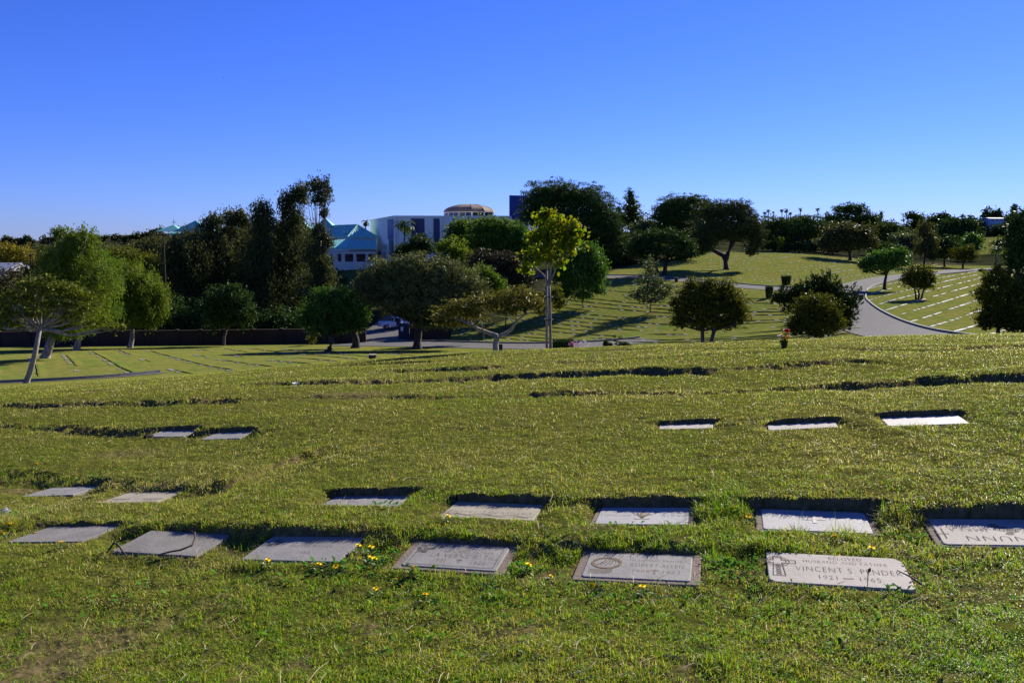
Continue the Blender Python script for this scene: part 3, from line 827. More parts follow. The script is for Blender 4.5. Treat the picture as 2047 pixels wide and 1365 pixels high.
TREE_N = [0]
def tree(name, label, base, Y, bl, leaf, style='broad', trunk=.25, bark='bark', cat='tree', group=None,
         cover=1.9, s=None, cl=.34, limbs=True, lean=None, stems=1, deep=.85, smul=1.0):
    TREE_N[0] += 1
    B = ground(base, Y); B.z -= .1
    T = empty(name, B, label, cat, group)
    blobs = px_blobs(bl, Y, deep)
    s = (s or max(.09, Y / 796 * 1.7)) * smul * .88
    V, Q = foliage(blobs, style, s, cover, cl, seed=TREE_N[0])
    np_mesh('crown', V, Q, LEAF[leaf], T)
    if trunk:
        tb = MB(); rr = random.Random(TREE_N[0])
        W_ = sum(b[3] * b[5] for b in blobs)
        C = Vector((sum(b[0]*b[3]*b[5] for b in blobs)/W_, sum(b[1]*b[3]*b[5] for b in blobs)/W_, sum(b[2]*b[3]*b[5] for b in blobs)/W_))
        zlo = min(b[2] - b[5] for b in blobs)
        for st in range(stems):
            off = Vector(((st - (stems-1)/2) * trunk * 2.6, rr.uniform(-.2, .2) * (stems > 1), 0))
            fork = B.lerp(C, .45); fork.z = max(B.z + (C.z - B.z) * .45, min(zlo + .3, C.z))
            fork += off * 1.8
            if lean: fork = at(lean[0], lean[1], Y)
            b0 = B + off
            mid = b0.lerp(fork, .5) + Vector((rr.uniform(-1, 1), rr.uniform(-1, 1), 0)) * trunk * .5
            tb.tube([b0 - Vector((0, 0, .2)), b0 + Vector((0, 0, trunk * .5)), b0 + (mid - b0) * .4, mid, fork], [trunk * 1.6, trunk * 1.15, trunk * .95, trunk * .85, trunk * .7], 9)
            if limbs:
                bb = blobs if stems == 1 else [b for i, b in enumerate(blobs) if i % stems == st] or blobs[:1]
                for b in bb:
                    e = Vector(b[:3]) + Vector((0, 0, b[5] * .3))
                    m_ = fork.lerp(e, .5) + Vector((rr.uniform(-.5, .5), rr.uniform(-.5, .5), -.12 * (e - fork).length))
                    tb.tube([fork - Vector((0, 0, .05)), m_, e], [trunk * .55, trunk * .33, trunk * .1], 6)
                    for q in range(3):
                        e2 = Vector((b[0] + rr.uniform(-.8, .8) * b[3], b[1] + rr.uniform(-.8, .8) * b[4], b[2] + rr.uniform(-.3, .7) * b[5]))
                        tb.tube([m_, m_.lerp(e2, .55) + Vector((0, 0, -.1)), e2], [trunk * .28, trunk * .15, trunk * .05], 5)
        tb.build('trunk', M[bark], T, smooth=True)
    return T

# --- left valley
g1 = 'pepper trees by the left boundary wall'
T = tree('leaning_cypress', 'leaning pale trunked tree with flat brown green sprays by the left path', 52, 46.5,
     [(70,572,44,20),(120,580,50,20),(40,595,46,18),(110,606,40,13),(155,610,46,13),(20,622,44,14),(60,625,40,13),(150,630,40,12),(25,648,38,11),(178,645,28,9),(228,652,30,7),(0,642,34,14),(90,560,30,9),(160,590,34,10),(-8,610,34,14)], 'brown_spray', 'spray', .17, 'bark_pale', lean=(80, 655), s=.15, cover=1.15, cl=.6)
tree('green_shrub', 'bright green shrub showing over the wall at the left edge', 15, 116, [(5,660,20,12),(30,662,22,10),(-15,655,22,14)], 'pepper2', 'broad', .08, 'bark')
tree('pepper_tree', 'tall light green pepper tree with thick white trunk behind the leaning tree', 90, 75,
     [(150,500,40,32),(128,545,45,38),(185,560,45,45),(100,585,40,40),(150,615,60,40),(118,466,14,12),(165,478,30,20),(110,520,30,25),(85,620,35,30),(130,660,40,22)], 'pepper', 'weep', .42, 'bark_pale', group=g1)
tree('pepper_tree', 'mid green pepper tree with stout grey trunk between two larger trees', 153, 91,
     [(205,560,38,40),(175,590,40,35),(150,640,45,30),(205,625,35,28),(190,530,30,30)], 'pepper2', 'weep', .38, 'bark_pale', group=g1)
tree('pepper_tree', 'rounded bright green pepper tree drooping over the left brown wall', 260, 99,
     [(262,570,45,42),(295,590,38,42),(240,610,40,38),(285,630,40,30),(310,610,25,35),(250,545,30,25),(230,640,25,20)], 'pepper', 'weep', .32, 'bark_pale', group=g1)
tree('golden_cypress_tree', 'dark golden green flat topped tree behind the bright pepper trees', 262, 122,
     [(240,510,35,16),(275,520,35,16),(300,532,22,22),(250,535,50,20),(290,560,28,28)], 'olive_gold', 'yew', .3, 'bark_dark')
tree('golden_tree', 'yellow green dome shaped tree above the white roof at the left edge', 22, 165,
     [(20,510,38,26),(50,525,28,22),(-15,520,35,30),(15,540,50,22)], 'gold', 'broad', .3, 'bark')
for bx, Y, bl, lab in ((60, 150, [(80,545,35,28),(40,565,45,28),(105,530,28,25)], 'dry brown brushy tree beside the short utility pole at left'),
                       (-5, 140, [(10,566,45,26),(-25,590,45,40),(55,592,50,28),(0,620,50,26)], 'dark brown thicket tree below the white roof at far left'),
                       (100, 135, [(110,570,40,40),(160,600,45,40),(215,600,40,50)], 'shadowy brown tree seen through the pepper trees')):
    tree('brush_tree', lab, bx, Y, bl, 'brush', 'broad', .25, 'bark_dark', group='dry brush trees behind the left wall', cover=1.4)
g2_ = 'tall dark eucalyptus trees behind the wall'
for bx, Y, bl, leaf, lab in (
    (380, 134, [(358,505,38,32),(345,545,40,40),(380,555,45,45),(365,600,50,40),(395,520,30,30),(340,590,30,35)], 'euca_b', 'leftmost brown green eucalyptus beside the tall leaning utility pole'),
    (440, 138, [(412,450,17,18),(432,443,14,18),(425,480,28,25),(440,520,45,38),(420,570,45,45),(460,590,45,50),(440,640,50,30)], 'euca', 'eucalyptus with twin small tufts at its top against the teal roof'),
    (480, 142, [(462,436,24,20),(482,438,18,22),(470,470,28,22),(485,510,40,38),(490,560,45,50),(480,620,50,40)], 'euca_b', 'brownish eucalyptus with broad ragged top left of the rounder one'),
    (525, 136, [(524,420,21,20),(515,445,18,22),(535,445,18,25),(524,490,36,36),(520,545,45,50),(540,610,50,45)], 'euca', 'eucalyptus with single rounded top standing clear of the roofs'),
    (590, 140, [(590,395,22,24),(572,412,18,25),(602,385,16,20),(585,445,30,35),(580,500,42,45),(570,560,50,50),(600,620,50,40)], 'euca', 'tall eucalyptus just left of the tallest thin topped one'),
    (637, 134, [(630,372,20,18),(650,378,12,22),(640,398,20,18),(648,425,10,14),(636,465,14,22),(628,505,32,35),(645,545,25,40),(625,585,45,45),(650,620,25,35),(655,480,12,18)], 'euca', 'tallest eucalyptus with thin open top left of the teal roofed hall')):
    tree('eucalyptus_tree', lab, bx, Y, bl, leaf, 'weep', .34, 'bark', group=g2_, cover=1.35, cl=.36)
for bx, Y, bl, leaf, lab in (
    (330, 152, [(320,500,40,26),(300,530,40,30),(335,560,45,40),(300,600,45,45),(340,630,50,30)], 'euca_b', 'brown eucalyptus behind the leaning utility pole'),
    (420, 150, [(405,478,38,24),(445,476,38,26),(415,550,55,45),(430,610,60,45),(400,650,50,20)], 'euca', 'broad dark eucalyptus behind the twin tufted one'),
    (500, 152, [(495,470,36,26),(530,482,40,34),(500,560,60,50),(520,620,60,45)], 'euca', 'broad dark eucalyptus behind the rounded top one'),
    (560, 150, [(562,470,32,30),(612,478,32,28),(560,530,50,45),(560,590,60,50),(600,560,50,50),(620,620,55,40)], 'euca_b', 'broad brown eucalyptus under the two tallest ones')):
    tree('eucalyptus_tree', lab, bx, Y, bl, leaf, 'weep', .34, 'bark', group=g2_, cover=1.5, cl=.4)
tree('hillside_tree', 'olive brown tree in front of the teal pyramid roofs', 355, 205, [(330,484,36,15),(385,480,36,16),(295,492,36,16),(430,482,36,16),(350,500,60,18)], 'euca_b', 'broad', .3, 'bark_dark')
tree('round_tree', 'low round dark green tree in front of the eucalyptus trees and wall', 447, 105,
     [(470,610,35,32),(485,630,30,28),(445,630,35,30),(430,600,25,28),(465,585,22,18)], 'dkgreen', 'broad', .22, 'bark', cover=1.8)
tree('round_tree', 'bushy glossy green tree casting a long shadow on the left lawn', 657, 90,
     [(665,605,40,28),(630,625,32,28),(700,620,35,26),(660,650,45,25),(715,645,20,20),(650,590,25,18),(690,590,22,16),(615,640,20,18)], 'green', 'broad', .40, 'bark', cover=1.9)
tree('round_tree', 'dark green tree with thick bare trunk beside the gateway drive', 711, 98,
     [(705,640,25,24),(725,630,16,22),(690,625,24,22)], 'green', 'broad', .52, 'bark_dark', cover=1.6)
tree('shrub_tree', 'small yellow green sapling shrub against the brown wall', 622, 105,
     [(630,664,10,12),(624,674,8,10),(636,655,8,8)], 'olive_gold', 'broad', .05, 'bark', cover=1.2)
for bx, Y, bl, lab in ((560, 122, [(560,640,45,25),(600,650,40,22),(530,650,30,20)], 'deep shaded shrub tree right of the low round tree'),
                       (350, 118, [(350,630,40,35),(390,640,40,30),(320,640,30,25)], 'deep shaded shrub tree left of the low round tree'),
                       (770, 160, [(775,560,40,30),(740,575,30,30),(760,600,40,25),(730,610,25,22)], 'dark shrub tree on the bank above the white pickup')):
    tree('shrub_tree', lab, bx, Y, bl, 'dkgreen', 'broad', .2, 'bark_dark', group='shaded shrub trees behind the wall', cover=1.6)
tree('oak_tree', 'huge rounded grey green oak spreading beside the main road', 834, 95,
     [(770,545,45,32),(830,535,50,30),(885,548,48,32),(930,575,40,35),(745,580,35,32),(800,585,60,45),(870,595,65,45),(940,610,42,32),(840,620,58,20),(905,635,55,24),(725,570,18,22),(775,598,45,22),(868,645,42,15)], 'oak', 'broad', .55, 'bark_dark', cover=2.0, cl=.26)
# --- middle ground, below the buildings
tree('bright_tree', 'bright yellow green tree in front of the dark windows of the white building', 905, 140,
     [(905,505,28,24),(890,495,18,16),(920,520,30,24),(935,545,28,18)], 'lime', 'broad', .25, 'bark')
for bx, Y, bl, leaf, lab in ((925, 165, [(925,455,24,20),(910,468,22,18),(935,480,30,24),(905,490,15,18)], 'pepper2', 'light green leafy tree left of the dome'),
                       (985, 160, [(965,455,34,20),(1000,455,34,20),(980,485,45,30),(1015,485,30,28),(950,495,28,26)], 'pepper2', 'broad green leafy tree right below the dome'),
                       (1035, 158, [(1035,470,28,24),(1045,500,26,30),(1020,515,30,25),(1060,520,22,25)], 'green', 'green leafy tree under the blue tower')):
    tree('leafy_tree', lab, bx, Y, bl, leaf, 'broad', .25, 'bark', group='green trees under the white building')
tree('cypress_bush', 'dark pointed evergreen bush in front of the white facade', 838, 175,
     [(838,485,26,18),(825,498,22,14),(852,498,18,16),(805,503,18,14)], 'dkgreen', 'pine', .15, 'bark_dark')
tree('bare_bush', 'greyish twiggy bush at the corner of the white building', 808, 178, [(808,500,14,14),(800,510,16,10),(820,510,12,10)], 'brush', 'broad', .1, 'bark', cover=1.0)
tree('plum_tree', 'dark purple brown tree behind the young staked tree', 1052, 130,
     [(965,520,32,20),(1005,525,40,24),(1035,545,30,26),(1000,555,42,26),(1045,575,22,20),(975,545,30,20)], 'purple', 'broad', .28, 'bark_dark')
tree('green_shrub', 'fresh green leafy shrub emerging from the right side of the oak', 965, 108,
     [(965,545,16,20),(985,562,20,22),(960,575,22,25),(1000,585,22,22)], 'pepper2', 'broad', .12, 'bark')
tree('hedge_shrub', 'dark rounded shrub mass under the purple brown tree', 1010, 118, [(1010,600,45,22),(1055,595,22,16),(975,610,30,20),(1050,612,30,12)], 'dkgreen', 'broad', .1, 'bark_dark')
tree('golden_shrub_tree', 'low golden green bushy tree just right of the staked trunk', 1100, 92,
     [(1105,588,18,20),(1095,606,26,14),(1118,606,14,14),(1080,598,16,16)], 'olive_gold', 'broad', .12, 'bark')
tree('white_trunk_tree', 'bright green drooping tree with thin white trunk on the hillside lawn', 1166, 131,
     [(1165,505,32,20),(1145,530,35,30),(1185,525,28,30),(1190,555,25,22),(1150,565,35,25),(1125,550,22,30),(1195,578,16,12),(1165,590,20,12),(1130,585,18,15)], 'green', 'weep', .14, 'bark_pale', cover=1.8)
tree('cedar_sapling', 'feathery grey green young cedar on the hillside lawn', 1300, 121.5,
     [(1298,535,14,20),(1292,560,24,14),(1315,565,20,14),(1300,580,38,14),(1275,590,22,14),(1325,588,22,12),(1298,600,30,10),(1340,575,10,8)], 'cedar', 'spray', .11, 'bark', cover=.9, limbs=True)
# --- big pines
tree('stone_pine', 'huge domed dark stone pine beside the blue tower', 1150, 195,
     [(1085,395,38,28),(1120,388,45,26),(1165,398,45,28),(1195,425,42,30),(1215,455,30,28),(1070,430,32,30),(1115,435,55,40),(1165,455,60,40),(1205,490,40,30),(1110,480,50,35),(1225,470,24,24),(1160,505,50,28),(1215,512,28,20)], 'pine', 'umbrella', .6, 'bark_dark', cover=2.4, cl=.3, smul=.72)
tree('pyramid_conifer', 'narrow pyramid shaped dark conifer on the skyline between two domed pines', 1262, 245,
     [(1259,388,7,11),(1261,402,13,11),(1263,418,19,13),(1264,434,25,14),(1264,450,26,12),(1237,420,5,9),(1240,440,10,14)], 'dkgreen', 'pine', .4, 'bark_dark')
tree('grey_bush_tree', 'grey green bushy tree below the pyramid conifer', 1290, 230, [(1290,450,20,14),(1310,455,18,12),(1275,460,18,12),(1300,468,28,10)], 'cedar', 'broad', .2, 'bark')
tree('stone_pine', 'wide domed dark stone pine behind the forked trunk pine', 1370, 215,
     [(1345,412,32,18),(1380,405,40,16),(1325,430,25,18),(1365,432,50,24),(1410,425,32,20),(1390,462,48,28),(1340,455,34,22),(1365,485,38,16)], 'pine', 'umbrella', .6, 'bark_dark', cover=2.4, cl=.3, smul=.72)
def forked_limbs(T):
    tb = MB(); Y = 186
    for pts, r in (([(1451,520),(1446,511),(1434,505),(1420,497),(1408,484),(1398,470)], (.62,.55,.5,.45,.36,.2)), ([(1451,520),(1455,507),(1460,495),(1468,482),(1478,465),(1486,450)], (.55,.52,.48,.4,.3,.18)),
                   ([(1458,500),(1461,488),(1462,470),(1455,445)], (.34,.3,.24,.12)), ([(1478,467),(1490,468),(1503,470)], (.25,.2,.1)), ([(1408,486),(1412,470),(1425,450)], (.3,.22,.1))):
        tb.tube([at(x, y, Y + .8 * math.sin(i)) for i, (x, y) in enumerate(pts)], list(r), 8)
    tb.build('limbs', M['bark_dark'], T, smooth=True)
tree('dark_shrub_tree', 'dark shrub tree between the huge stone pine and the low cypress', 1255, 200, [(1250,485,34,22),(1235,515,34,18),(1280,500,30,20)], 'dkgreen', 'broad', .2, 'bark_dark')
T = tree('forked_pine', 'spreading dark pine with bare forked trunk on the upper lawn', 1452, 186,
     [(1435,422,42,20),(1475,416,30,16),(1492,435,22,18),(1504,458,26,24),(1460,450,48,26),(1420,462,40,30),(1514,480,18,22),(1500,502,16,12),(1405,490,32,20),(1394,506,16,8),(1470,472,30,14)], 'pine_b', 'umbrella', .62, 'bark_dark', cover=2.2, cl=.32, lean=(1450, 514), smul=.75, limbs=False)
forked_limbs(T)
tree('spreading_cypress', 'low wide flat topped dark green cypress beside the upper road', 1322, 166,
     [(1300,475,36,16),(1340,475,36,16),(1370,492,24,16),(1275,490,26,16),(1320,500,60,18),(1382,508,12,12),(1360,515,28,8),(1268,508,22,14)], 'dkgreen', 'umbrella', .5, 'bark_dark', cover=2.0, cl=.3, stems=2)
# --- right background
g3 = 'pines along the back of the upper lawn'
for bx, Y, bl, lab in ((1548, 262, [(1545,448,34,14),(1575,452,28,15),(1555,470,40,16),(1530,470,16,20)], 'low dark domed pine just right of the forked pine'),
                       (1620, 265, [(1605,444,34,13),(1640,460,28,16),(1610,466,45,18),(1580,475,25,15)], 'low dark domed pine under the distant palm cluster'),
                       (1690, 290, [(1690,420,24,12),(1712,420,24,11),(1730,436,20,14),(1665,440,24,16),(1700,442,38,18),(1740,445,16,14)], 'tallest dark flat topped pine of the right ridge'),
                       (1775, 300, [(1760,456,24,14),(1790,462,20,16),(1770,475,36,16)], 'rounded dark pine behind the leafy roadside tree')):
    tree('ridge_pine', lab, bx, Y, bl, 'pine', 'umbrella', .45, 'bark_dark', group=g3, cover=1.9)
tree('broad_tree', 'broad brownish green tree with dark trunk and round shadow on the upper lawn', 1699, 236,
     [(1685,462,36,18),(1720,468,28,20),(1665,480,28,20),(1700,485,44,20),(1735,485,18,16),(1650,490,14,12)], 'euca_b', 'broad', .5, 'bark_dark', cover=2.0)
for i, (bx, Y, bl, leaf, lab) in enumerate((
    (1560, 256, [(1540,492,20,10),(1570,496,22,9),(1600,494,22,10)], 'dkgreen', 'dark understorey bush at the left end of the upper lawn edge'),
    (1640, 258, [(1630,494,24,10),(1665,498,24,9)], 'purple', 'greyish understorey bush at the middle of the upper lawn edge'),
    (1760, 262, [(1755,498,24,14),(1780,500,22,14),(1800,505,18,12)], 'dkgreen', 'dark understorey bush behind the leafy roadside tree'))):
    tree('understorey_bush', lab, bx, Y, bl, leaf, 'broad', .1, 'bark_dark', cat='bush', group='understorey bushes behind the upper lawn')
tree('golden_sapling', 'small sunlit yellow green sapling at the dark edge of the upper lawn', 1558, 252, [(1557,482,7,5),(1559,490,5,8),(1556,478,5,3)], 'lime', 'broad', .08, 'bark')
tree('leafy_tree', 'roadside green leafy tree with curved dark trunk beside the curved road', 1768, 128,
     [(1745,520,24,16),(1775,512,28,16),(1800,508,18,14),(1765,530,38,14),(1728,528,14,12),(1800,525,22,10),(1735,540,12,7)], 'green', 'broad', .27, 'bark_dark', cover=1.5, lean=(1772, 548))
tree('vase_tree', 'vase shaped yellowish green tree on the right lawn of white markers', 1836, 108,
     [(1835,545,26,14),(1818,555,18,16),(1855,552,18,16),(1835,565,30,12),(1848,570,20,12)], 'yew', 'broad', .14, 'bark_dark', cover=1.5, stems=3)
g4 = 'park trees beyond the curved road'
for bx, Y, bl, leaf, st, lab in (
    (1846, 216, [(1848,462,14,18),(1858,485,16,20),(1845,495,16,18),(1862,510,10,10)], 'euca_b', 'weep', 'slim brown green tree with leaning trunk beyond the curved road'),
    (1888, 222, [(1885,485,30,14),(1900,498,28,14),(1870,500,20,14),(1890,508,32,10)], 'dkgreen', 'umbrella', 'dark spreading tree with split trunk beyond the curved road'),
    (1925, 214, [(1915,508,22,10),(1938,502,16,11),(1930,516,22,8),(1946,512,10,9)], 'yew', 'umbrella', 'low twin topped golden tree right of the split trunk tree'),
    (1943, 265, [(1942,478,18,12),(1935,490,18,12),(1952,492,14,12)], 'green', 'broad', 'brighter green rounded tree behind the twin topped tree'),
    (1915, 300, [(1905,450,25,16),(1935,452,22,16),(1920,470,36,20),(1890,468,20,18)], 'dkgreen', 'broad', 'bulky dark tree in front of the right ridge'),
    (1810, 285, [(1800,478,22,12),(1825,480,20,14),(1812,494,30,12)], 'cedar', 'broad', 'grey green bushy tree behind the slim brown tree'),
    (2020, 300, [(2005,486,22,9),(2035,482,25,12),(2060,488,20,14),(2020,495,30,8)], 'dkgreen', 'broad', 'dark spreading tree on the bright slope near the right edge')):
    tree('park_tree', lab, bx, Y, bl, leaf, st, .3, 'bark_dark', group=g4)
# --- near the crest
tree('golden_yew_tree', 'broad dark yew with golden tips and two leaning trunks at the lawn crest', 1410, 50,
     [(1395,585,34,26),(1440,582,34,24),(1365,610,24,30),(1415,610,45,35),(1465,608,28,30),(1475,630,22,25),(1360,640,20,22),(1400,640,40,22),(1450,645,30,20),(1380,570,12,14),(1415,568,12,14),(1457,575,10,14),(1345,605,8,10)], 'yew', 'yew', .16, 'bark', cover=2.0, cl=.22, s=.11, stems=2)
tree('spiky_juniper', 'dark spiky juniper leaning over a rounder golden bush at the crest', 1640, 52,
     [(1570,594,22,14),(1612,586,28,16),(1650,580,28,20),(1680,600,24,22),(1690,625,18,22),(1630,600,38,25),(1556,600,10,8),(1665,640,28,22),(1592,584,16,9),(1645,630,42,30),(1600,615,30,20),(1645,562,14,10)], 'juniper', 'spiky', .2, 'bark_dark', cover=3.0, cl=.34, s=.12)
tree('golden_bush', 'rounded golden green bush in front of the spiky juniper', 1630, 47,
     [(1625,610,34,26),(1650,625,34,28),(1605,640,30,30),(1640,655,42,22),(1590,655,20,20),(1670,645,20,22)], 'yew', 'yew', .1, 'bark_dark', cat='bush', cover=2.0, cl=.22, s=.105)
tree('edge_tree', 'tall dark broadleaf tree cut off by the right edge of the photo', 2050, 44,
     [(2030,455,16,18),(2050,440,25,22),(2020,480,14,16),(2055,500,40,45),(2030,520,22,25),(2055,580,40,50),(2080,470,35,50),(2040,620,35,35),(2090,600,40,60)], 'dkgreen', 'broad', .25, 'bark_dark', cover=1.8, s=.12, cl=.26)
tree('golden_bush', 'upright dark golden bush with knobbly outline below the right edge tree', 1990, 42,
     [(1978,560,16,20),(1968,590,20,25),(1990,600,28,30),(2005,560,18,25),(1975,630,26,25),(2010,640,35,25),(1993,540,10,14),(1970,650,16,14),(2030,600,30,45),(2035,645,30,28)], 'yew', 'yew', .12, 'bark_dark', cat='bush', cover=2.0, cl=.24, s=.105)

# spreading tree with the pale crooked trunk, in front of the main road
def spreading():
    Y = 41
    B = ground(992, Y); T = empty('spreading_tree', B, 'small spreading rusty leaved tree with pale trunk forking into two low limbs', 'tree')
    tb = MB(); P = lambda x, y, d=0: at(x, y, Y + d)
    tb.tube([B - Vector((0,0,.2)), P(992,705), P(990,690), P(993,675), P(990,668)], [.20, .16, .15, .15, .13], 9)
    for pts, r in (([(990,670),(975,665),(955,657),(940,648),(920,640),(895,634)], (.12,.10,.085,.075,.05,.02)),
                   ([(992,672),(1010,668),(1022,658),(1031,645),(1032,630),(1030,615)], (.12,.10,.09,.075,.05,.02)),
                   ([(1031,643),(1045,632),(1060,625),(1080,628)], (.06,.045,.03,.012)),
                   ([(1029,645),(1018,636),(1012,630)], (.035,.025,.01)),
                   ([(945,650),(935,630),(925,612)], (.05,.035,.012)),
                   ([(1031,622),(1045,605),(1050,595)], (.04,.03,.01)),
                   ([(965,660),(960,640),(970,615)], (.04,.03,.01))):
        tb.tube([P(x, y, .35 * math.sin(i * 1.3)) for i, (x, y) in enumerate(pts)], list(r), 7)
    tb.build('trunk', M['bark_pale'], T, smooth=True)
    bl = px_blobs([(893,628,32,20),(925,614,32,20),(960,606,32,22),(915,645,28,11),(1000,600,34,22),(1040,592,36,22),(1068,606,30,18),(1080,622,20,9),(1020,620,30,12),(880,645,12,8),(950,632,22,10),(1090,610,12,8)], Y, 1.1)
    V, Q = foliage(bl, 'spray', .11, 1.15, .34, 901)
    np_mesh('crown', V, Q, LEAF['rust'], T)
spreading()

# young staked tree on the crest
def young():
    Y = 27.5
    B = ground(1099, Y); T = empty('young_tree', B, 'slender young tree with yellowing leaves tied to a wooden stake', 'tree')
    P = lambda x, y, d=0: at(x, y, Y + d)
    tb = MB()
    M['bark_young'] = solid('pale_young_bark', (.30, .25, .185), (.17, .14, .10), scale=9, rough=.85, bump=.3, stretch=(1, 1, .3))
    tb.tube([B - Vector((0,0,.15)), P(1101,690), P(1100,650), P(1099,600), P(1098,568)], [.085, .052, .047, .043, .038], 9)
    for i, (pts, r) in enumerate((([(1098,570),(1100,540),(1102,500),(1100,470),(1098,440)], (.045,.03,.022,.014,.006)),
                   ([(1098,565),(1085,548),(1070,535),(1060,520),(1050,508)], (.035,.028,.02,.012,.005)),
                   ([(1099,566),(1110,540),(1120,520),(1135,500),(1150,480)], (.035,.026,.02,.013,.005)),
                   ([(1098,572),(1094,540),(1092,510),(1085,490),(1075,465)], (.03,.024,.018,.012,.005)),
                   ([(1101,530),(1112,505),(1125,480),(1135,450)], (.022,.018,.012,.005)),
                   ([(1116,525),(1130,520),(1145,505)], (.014,.01,.004)),
                   ([(1075,540),(1068,545),(1060,548)], (.012,.009,.004)),
                   ([(1101,505),(1090,480),(1088,455)], (.016,.011,.004)))):
        tb.tube([P(x, y, .28 * math.sin(i * 2.1 + q * .5) * q / 3) for q, (x, y) in enumerate(pts)], list(r), 6)
    tb.build('trunk', M['bark_young'], T, smooth=True)
    bl = px_blobs([(1095,440,24,18),(1125,450,24,20),(1085,465,24,18),(1110,470,30,20),(1145,465,20,16),(1150,485,20,12),(1070,480,14,12),(1130,490,26,14),(1095,495,30,14),(1065,505,20,12),(1075,520,22,12),(1055,520,12,10),(1105,515,18,10),(1140,505,16,8),(1052,540,8,10),(1120,525,10,7),(1088,428,8,8),(1155,460,10,10)], Y, 1.0)
    V, Q = foliage(bl, 'broad', .12, 1.35, .42, 902)
    np_mesh('crown', V, Q, LEAF['young'], T)
    sb = MB(); sb.tube([P(1093,703,-.1) - Vector((0,0,.2)), P(1093,620,-.1), P(1093,541,-.1)], [.045, .043, .04], 8)
    sb.build('stake', solid('weathered_wood_stake', (.36, .29, .19), (.24, .18, .12), scale=8, rough=.9, bump=.4, stretch=(1, 1, .2)), T, smooth=True)
    for y in (593, 638):
        rb = MB()
        c = P(1097, y, -.05); pts = [c + Vector((math.cos(a) * .14, math.sin(a) * .12, .01 * math.sin(a))) for a in np.linspace(0, 2 * math.pi, 14)]
        rb.tube(pts, .014, 5)
        rb.build('tie', solid('green_rubber_tie', (.02, .05, .045), rough=.5), T)
young()

# --- palms
def palm(name, label, px, Y, py_top, frond, trunk_r, n=26, group=None, droop=1.0, seed=1, fan=False):
    B = ground(px, Y); top = at(px, py_top, Y)
    T = empty(name, B, label, 'palm tree', group); rr = random.Random(seed)
    tb = MB(); tb.tube([B - Vector((0,0,.3)), B.lerp(top, .5) + Vector((rr.uniform(-.15,.15), 0, 0)), top], [trunk_r * 1.25, trunk_r, trunk_r * .8], 8)
    tb.build('trunk', M['bark'], T, smooth=True)
    cb = MB()
    for i in range(n):
        az = 2 * math.pi * (i + rr.uniform(-.3, .3)) / n * 3.0; el = rr.uniform(-.9 if fan else -.35, 1.25)
        d = Vector((math.cos(az), math.sin(az), 0)); L = frond * rr.uniform(.8, 1.15); p = top.copy(); pts = [p.copy()]; a = el
        for k in range(5):
            p = p + (d * math.cos(a) + Vector((0, 0, math.sin(a)))) * (L / 5); a -= droop * .42; pts.append(p.copy())
        s_ = Vector((-d.y, d.x, 0)); W_ = frond * (.16 if not fan else .22)
        for k in range(5):
            w0 = W_ * math.sin(math.pi * (k + .35) / 5.6); w1 = W_ * math.sin(math.pi * (k + 1.35) / 5.6) if k < 4 else 0.02
            dn = Vector((0, 0, -.35))
            cb.quad(pts[k], pts[k] + s_ * w0 + dn * w0, pts[k+1] + s_ * w1 * .6 + dn * w1 + (pts[k+1]-pts[k]) * .25)
            cb.quad(pts[k], pts[k] - s_ * w0 + dn * w0, pts[k+1] - s_ * w1 * .6 + dn * w1 + (pts[k+1]-pts[k]) * .25)
            cb.quad(pts[k] + s_ * .03, pts[k+1] + s_ * .03, pts[k+1] - s_ * .03, pts[k] - s_ * .03)
    cb.build('crown', LEAF['palm'], T)
    return T
palm('feather_palm', 'feathery palm in front of the white facade', 809, 188, 452, 3.2, .22, 30, seed=3)
palm('fan_palm', 'palm top showing behind the white building and teal roof', 731, 275, 444, 1.9, .25, 26, seed=4, fan=True)
palm('feather_palm', 'single small palm on the right lawn near the dark bush', 1991, 170, 498, 2.1, .16, 18, seed=5)
gp = 'palms on the distant right ridge'
for i, (px, py, fr, lab) in enumerate(((1529,425,2.6,'left palm of the leftmost pair on the distant ridge'),(1536,421,2.6,'right taller palm of the leftmost pair on the distant ridge'),
      (1546,424,1.8,'thin lone palm right of the leftmost pair on the ridge'),(1563,420,2.6,'left palm of the dense palm trio on the ridge'),(1572,420,2.8,'middle palm of the dense palm trio on the ridge'),
      (1580,426,2.4,'right shorter palm of the dense palm trio on the ridge'),(1600,418,2.6,'palm above the dark mound left of the tall lone palm'),(1635,418,3.0,'tall lone palm left of the flat topped ridge pine'),
      (1924,429,2.8,'slim palm in the gap of the far right ridge'),(1939,431,3.0,'bushier palm right of the slim one on the far right ridge'),(1762,424,3.0,'palm right of the flat topped ridge pine'))):
    palm('fan_palm', lab, px, 640, py, fr, .35, 20, gp, seed=20 + i, fan=True)

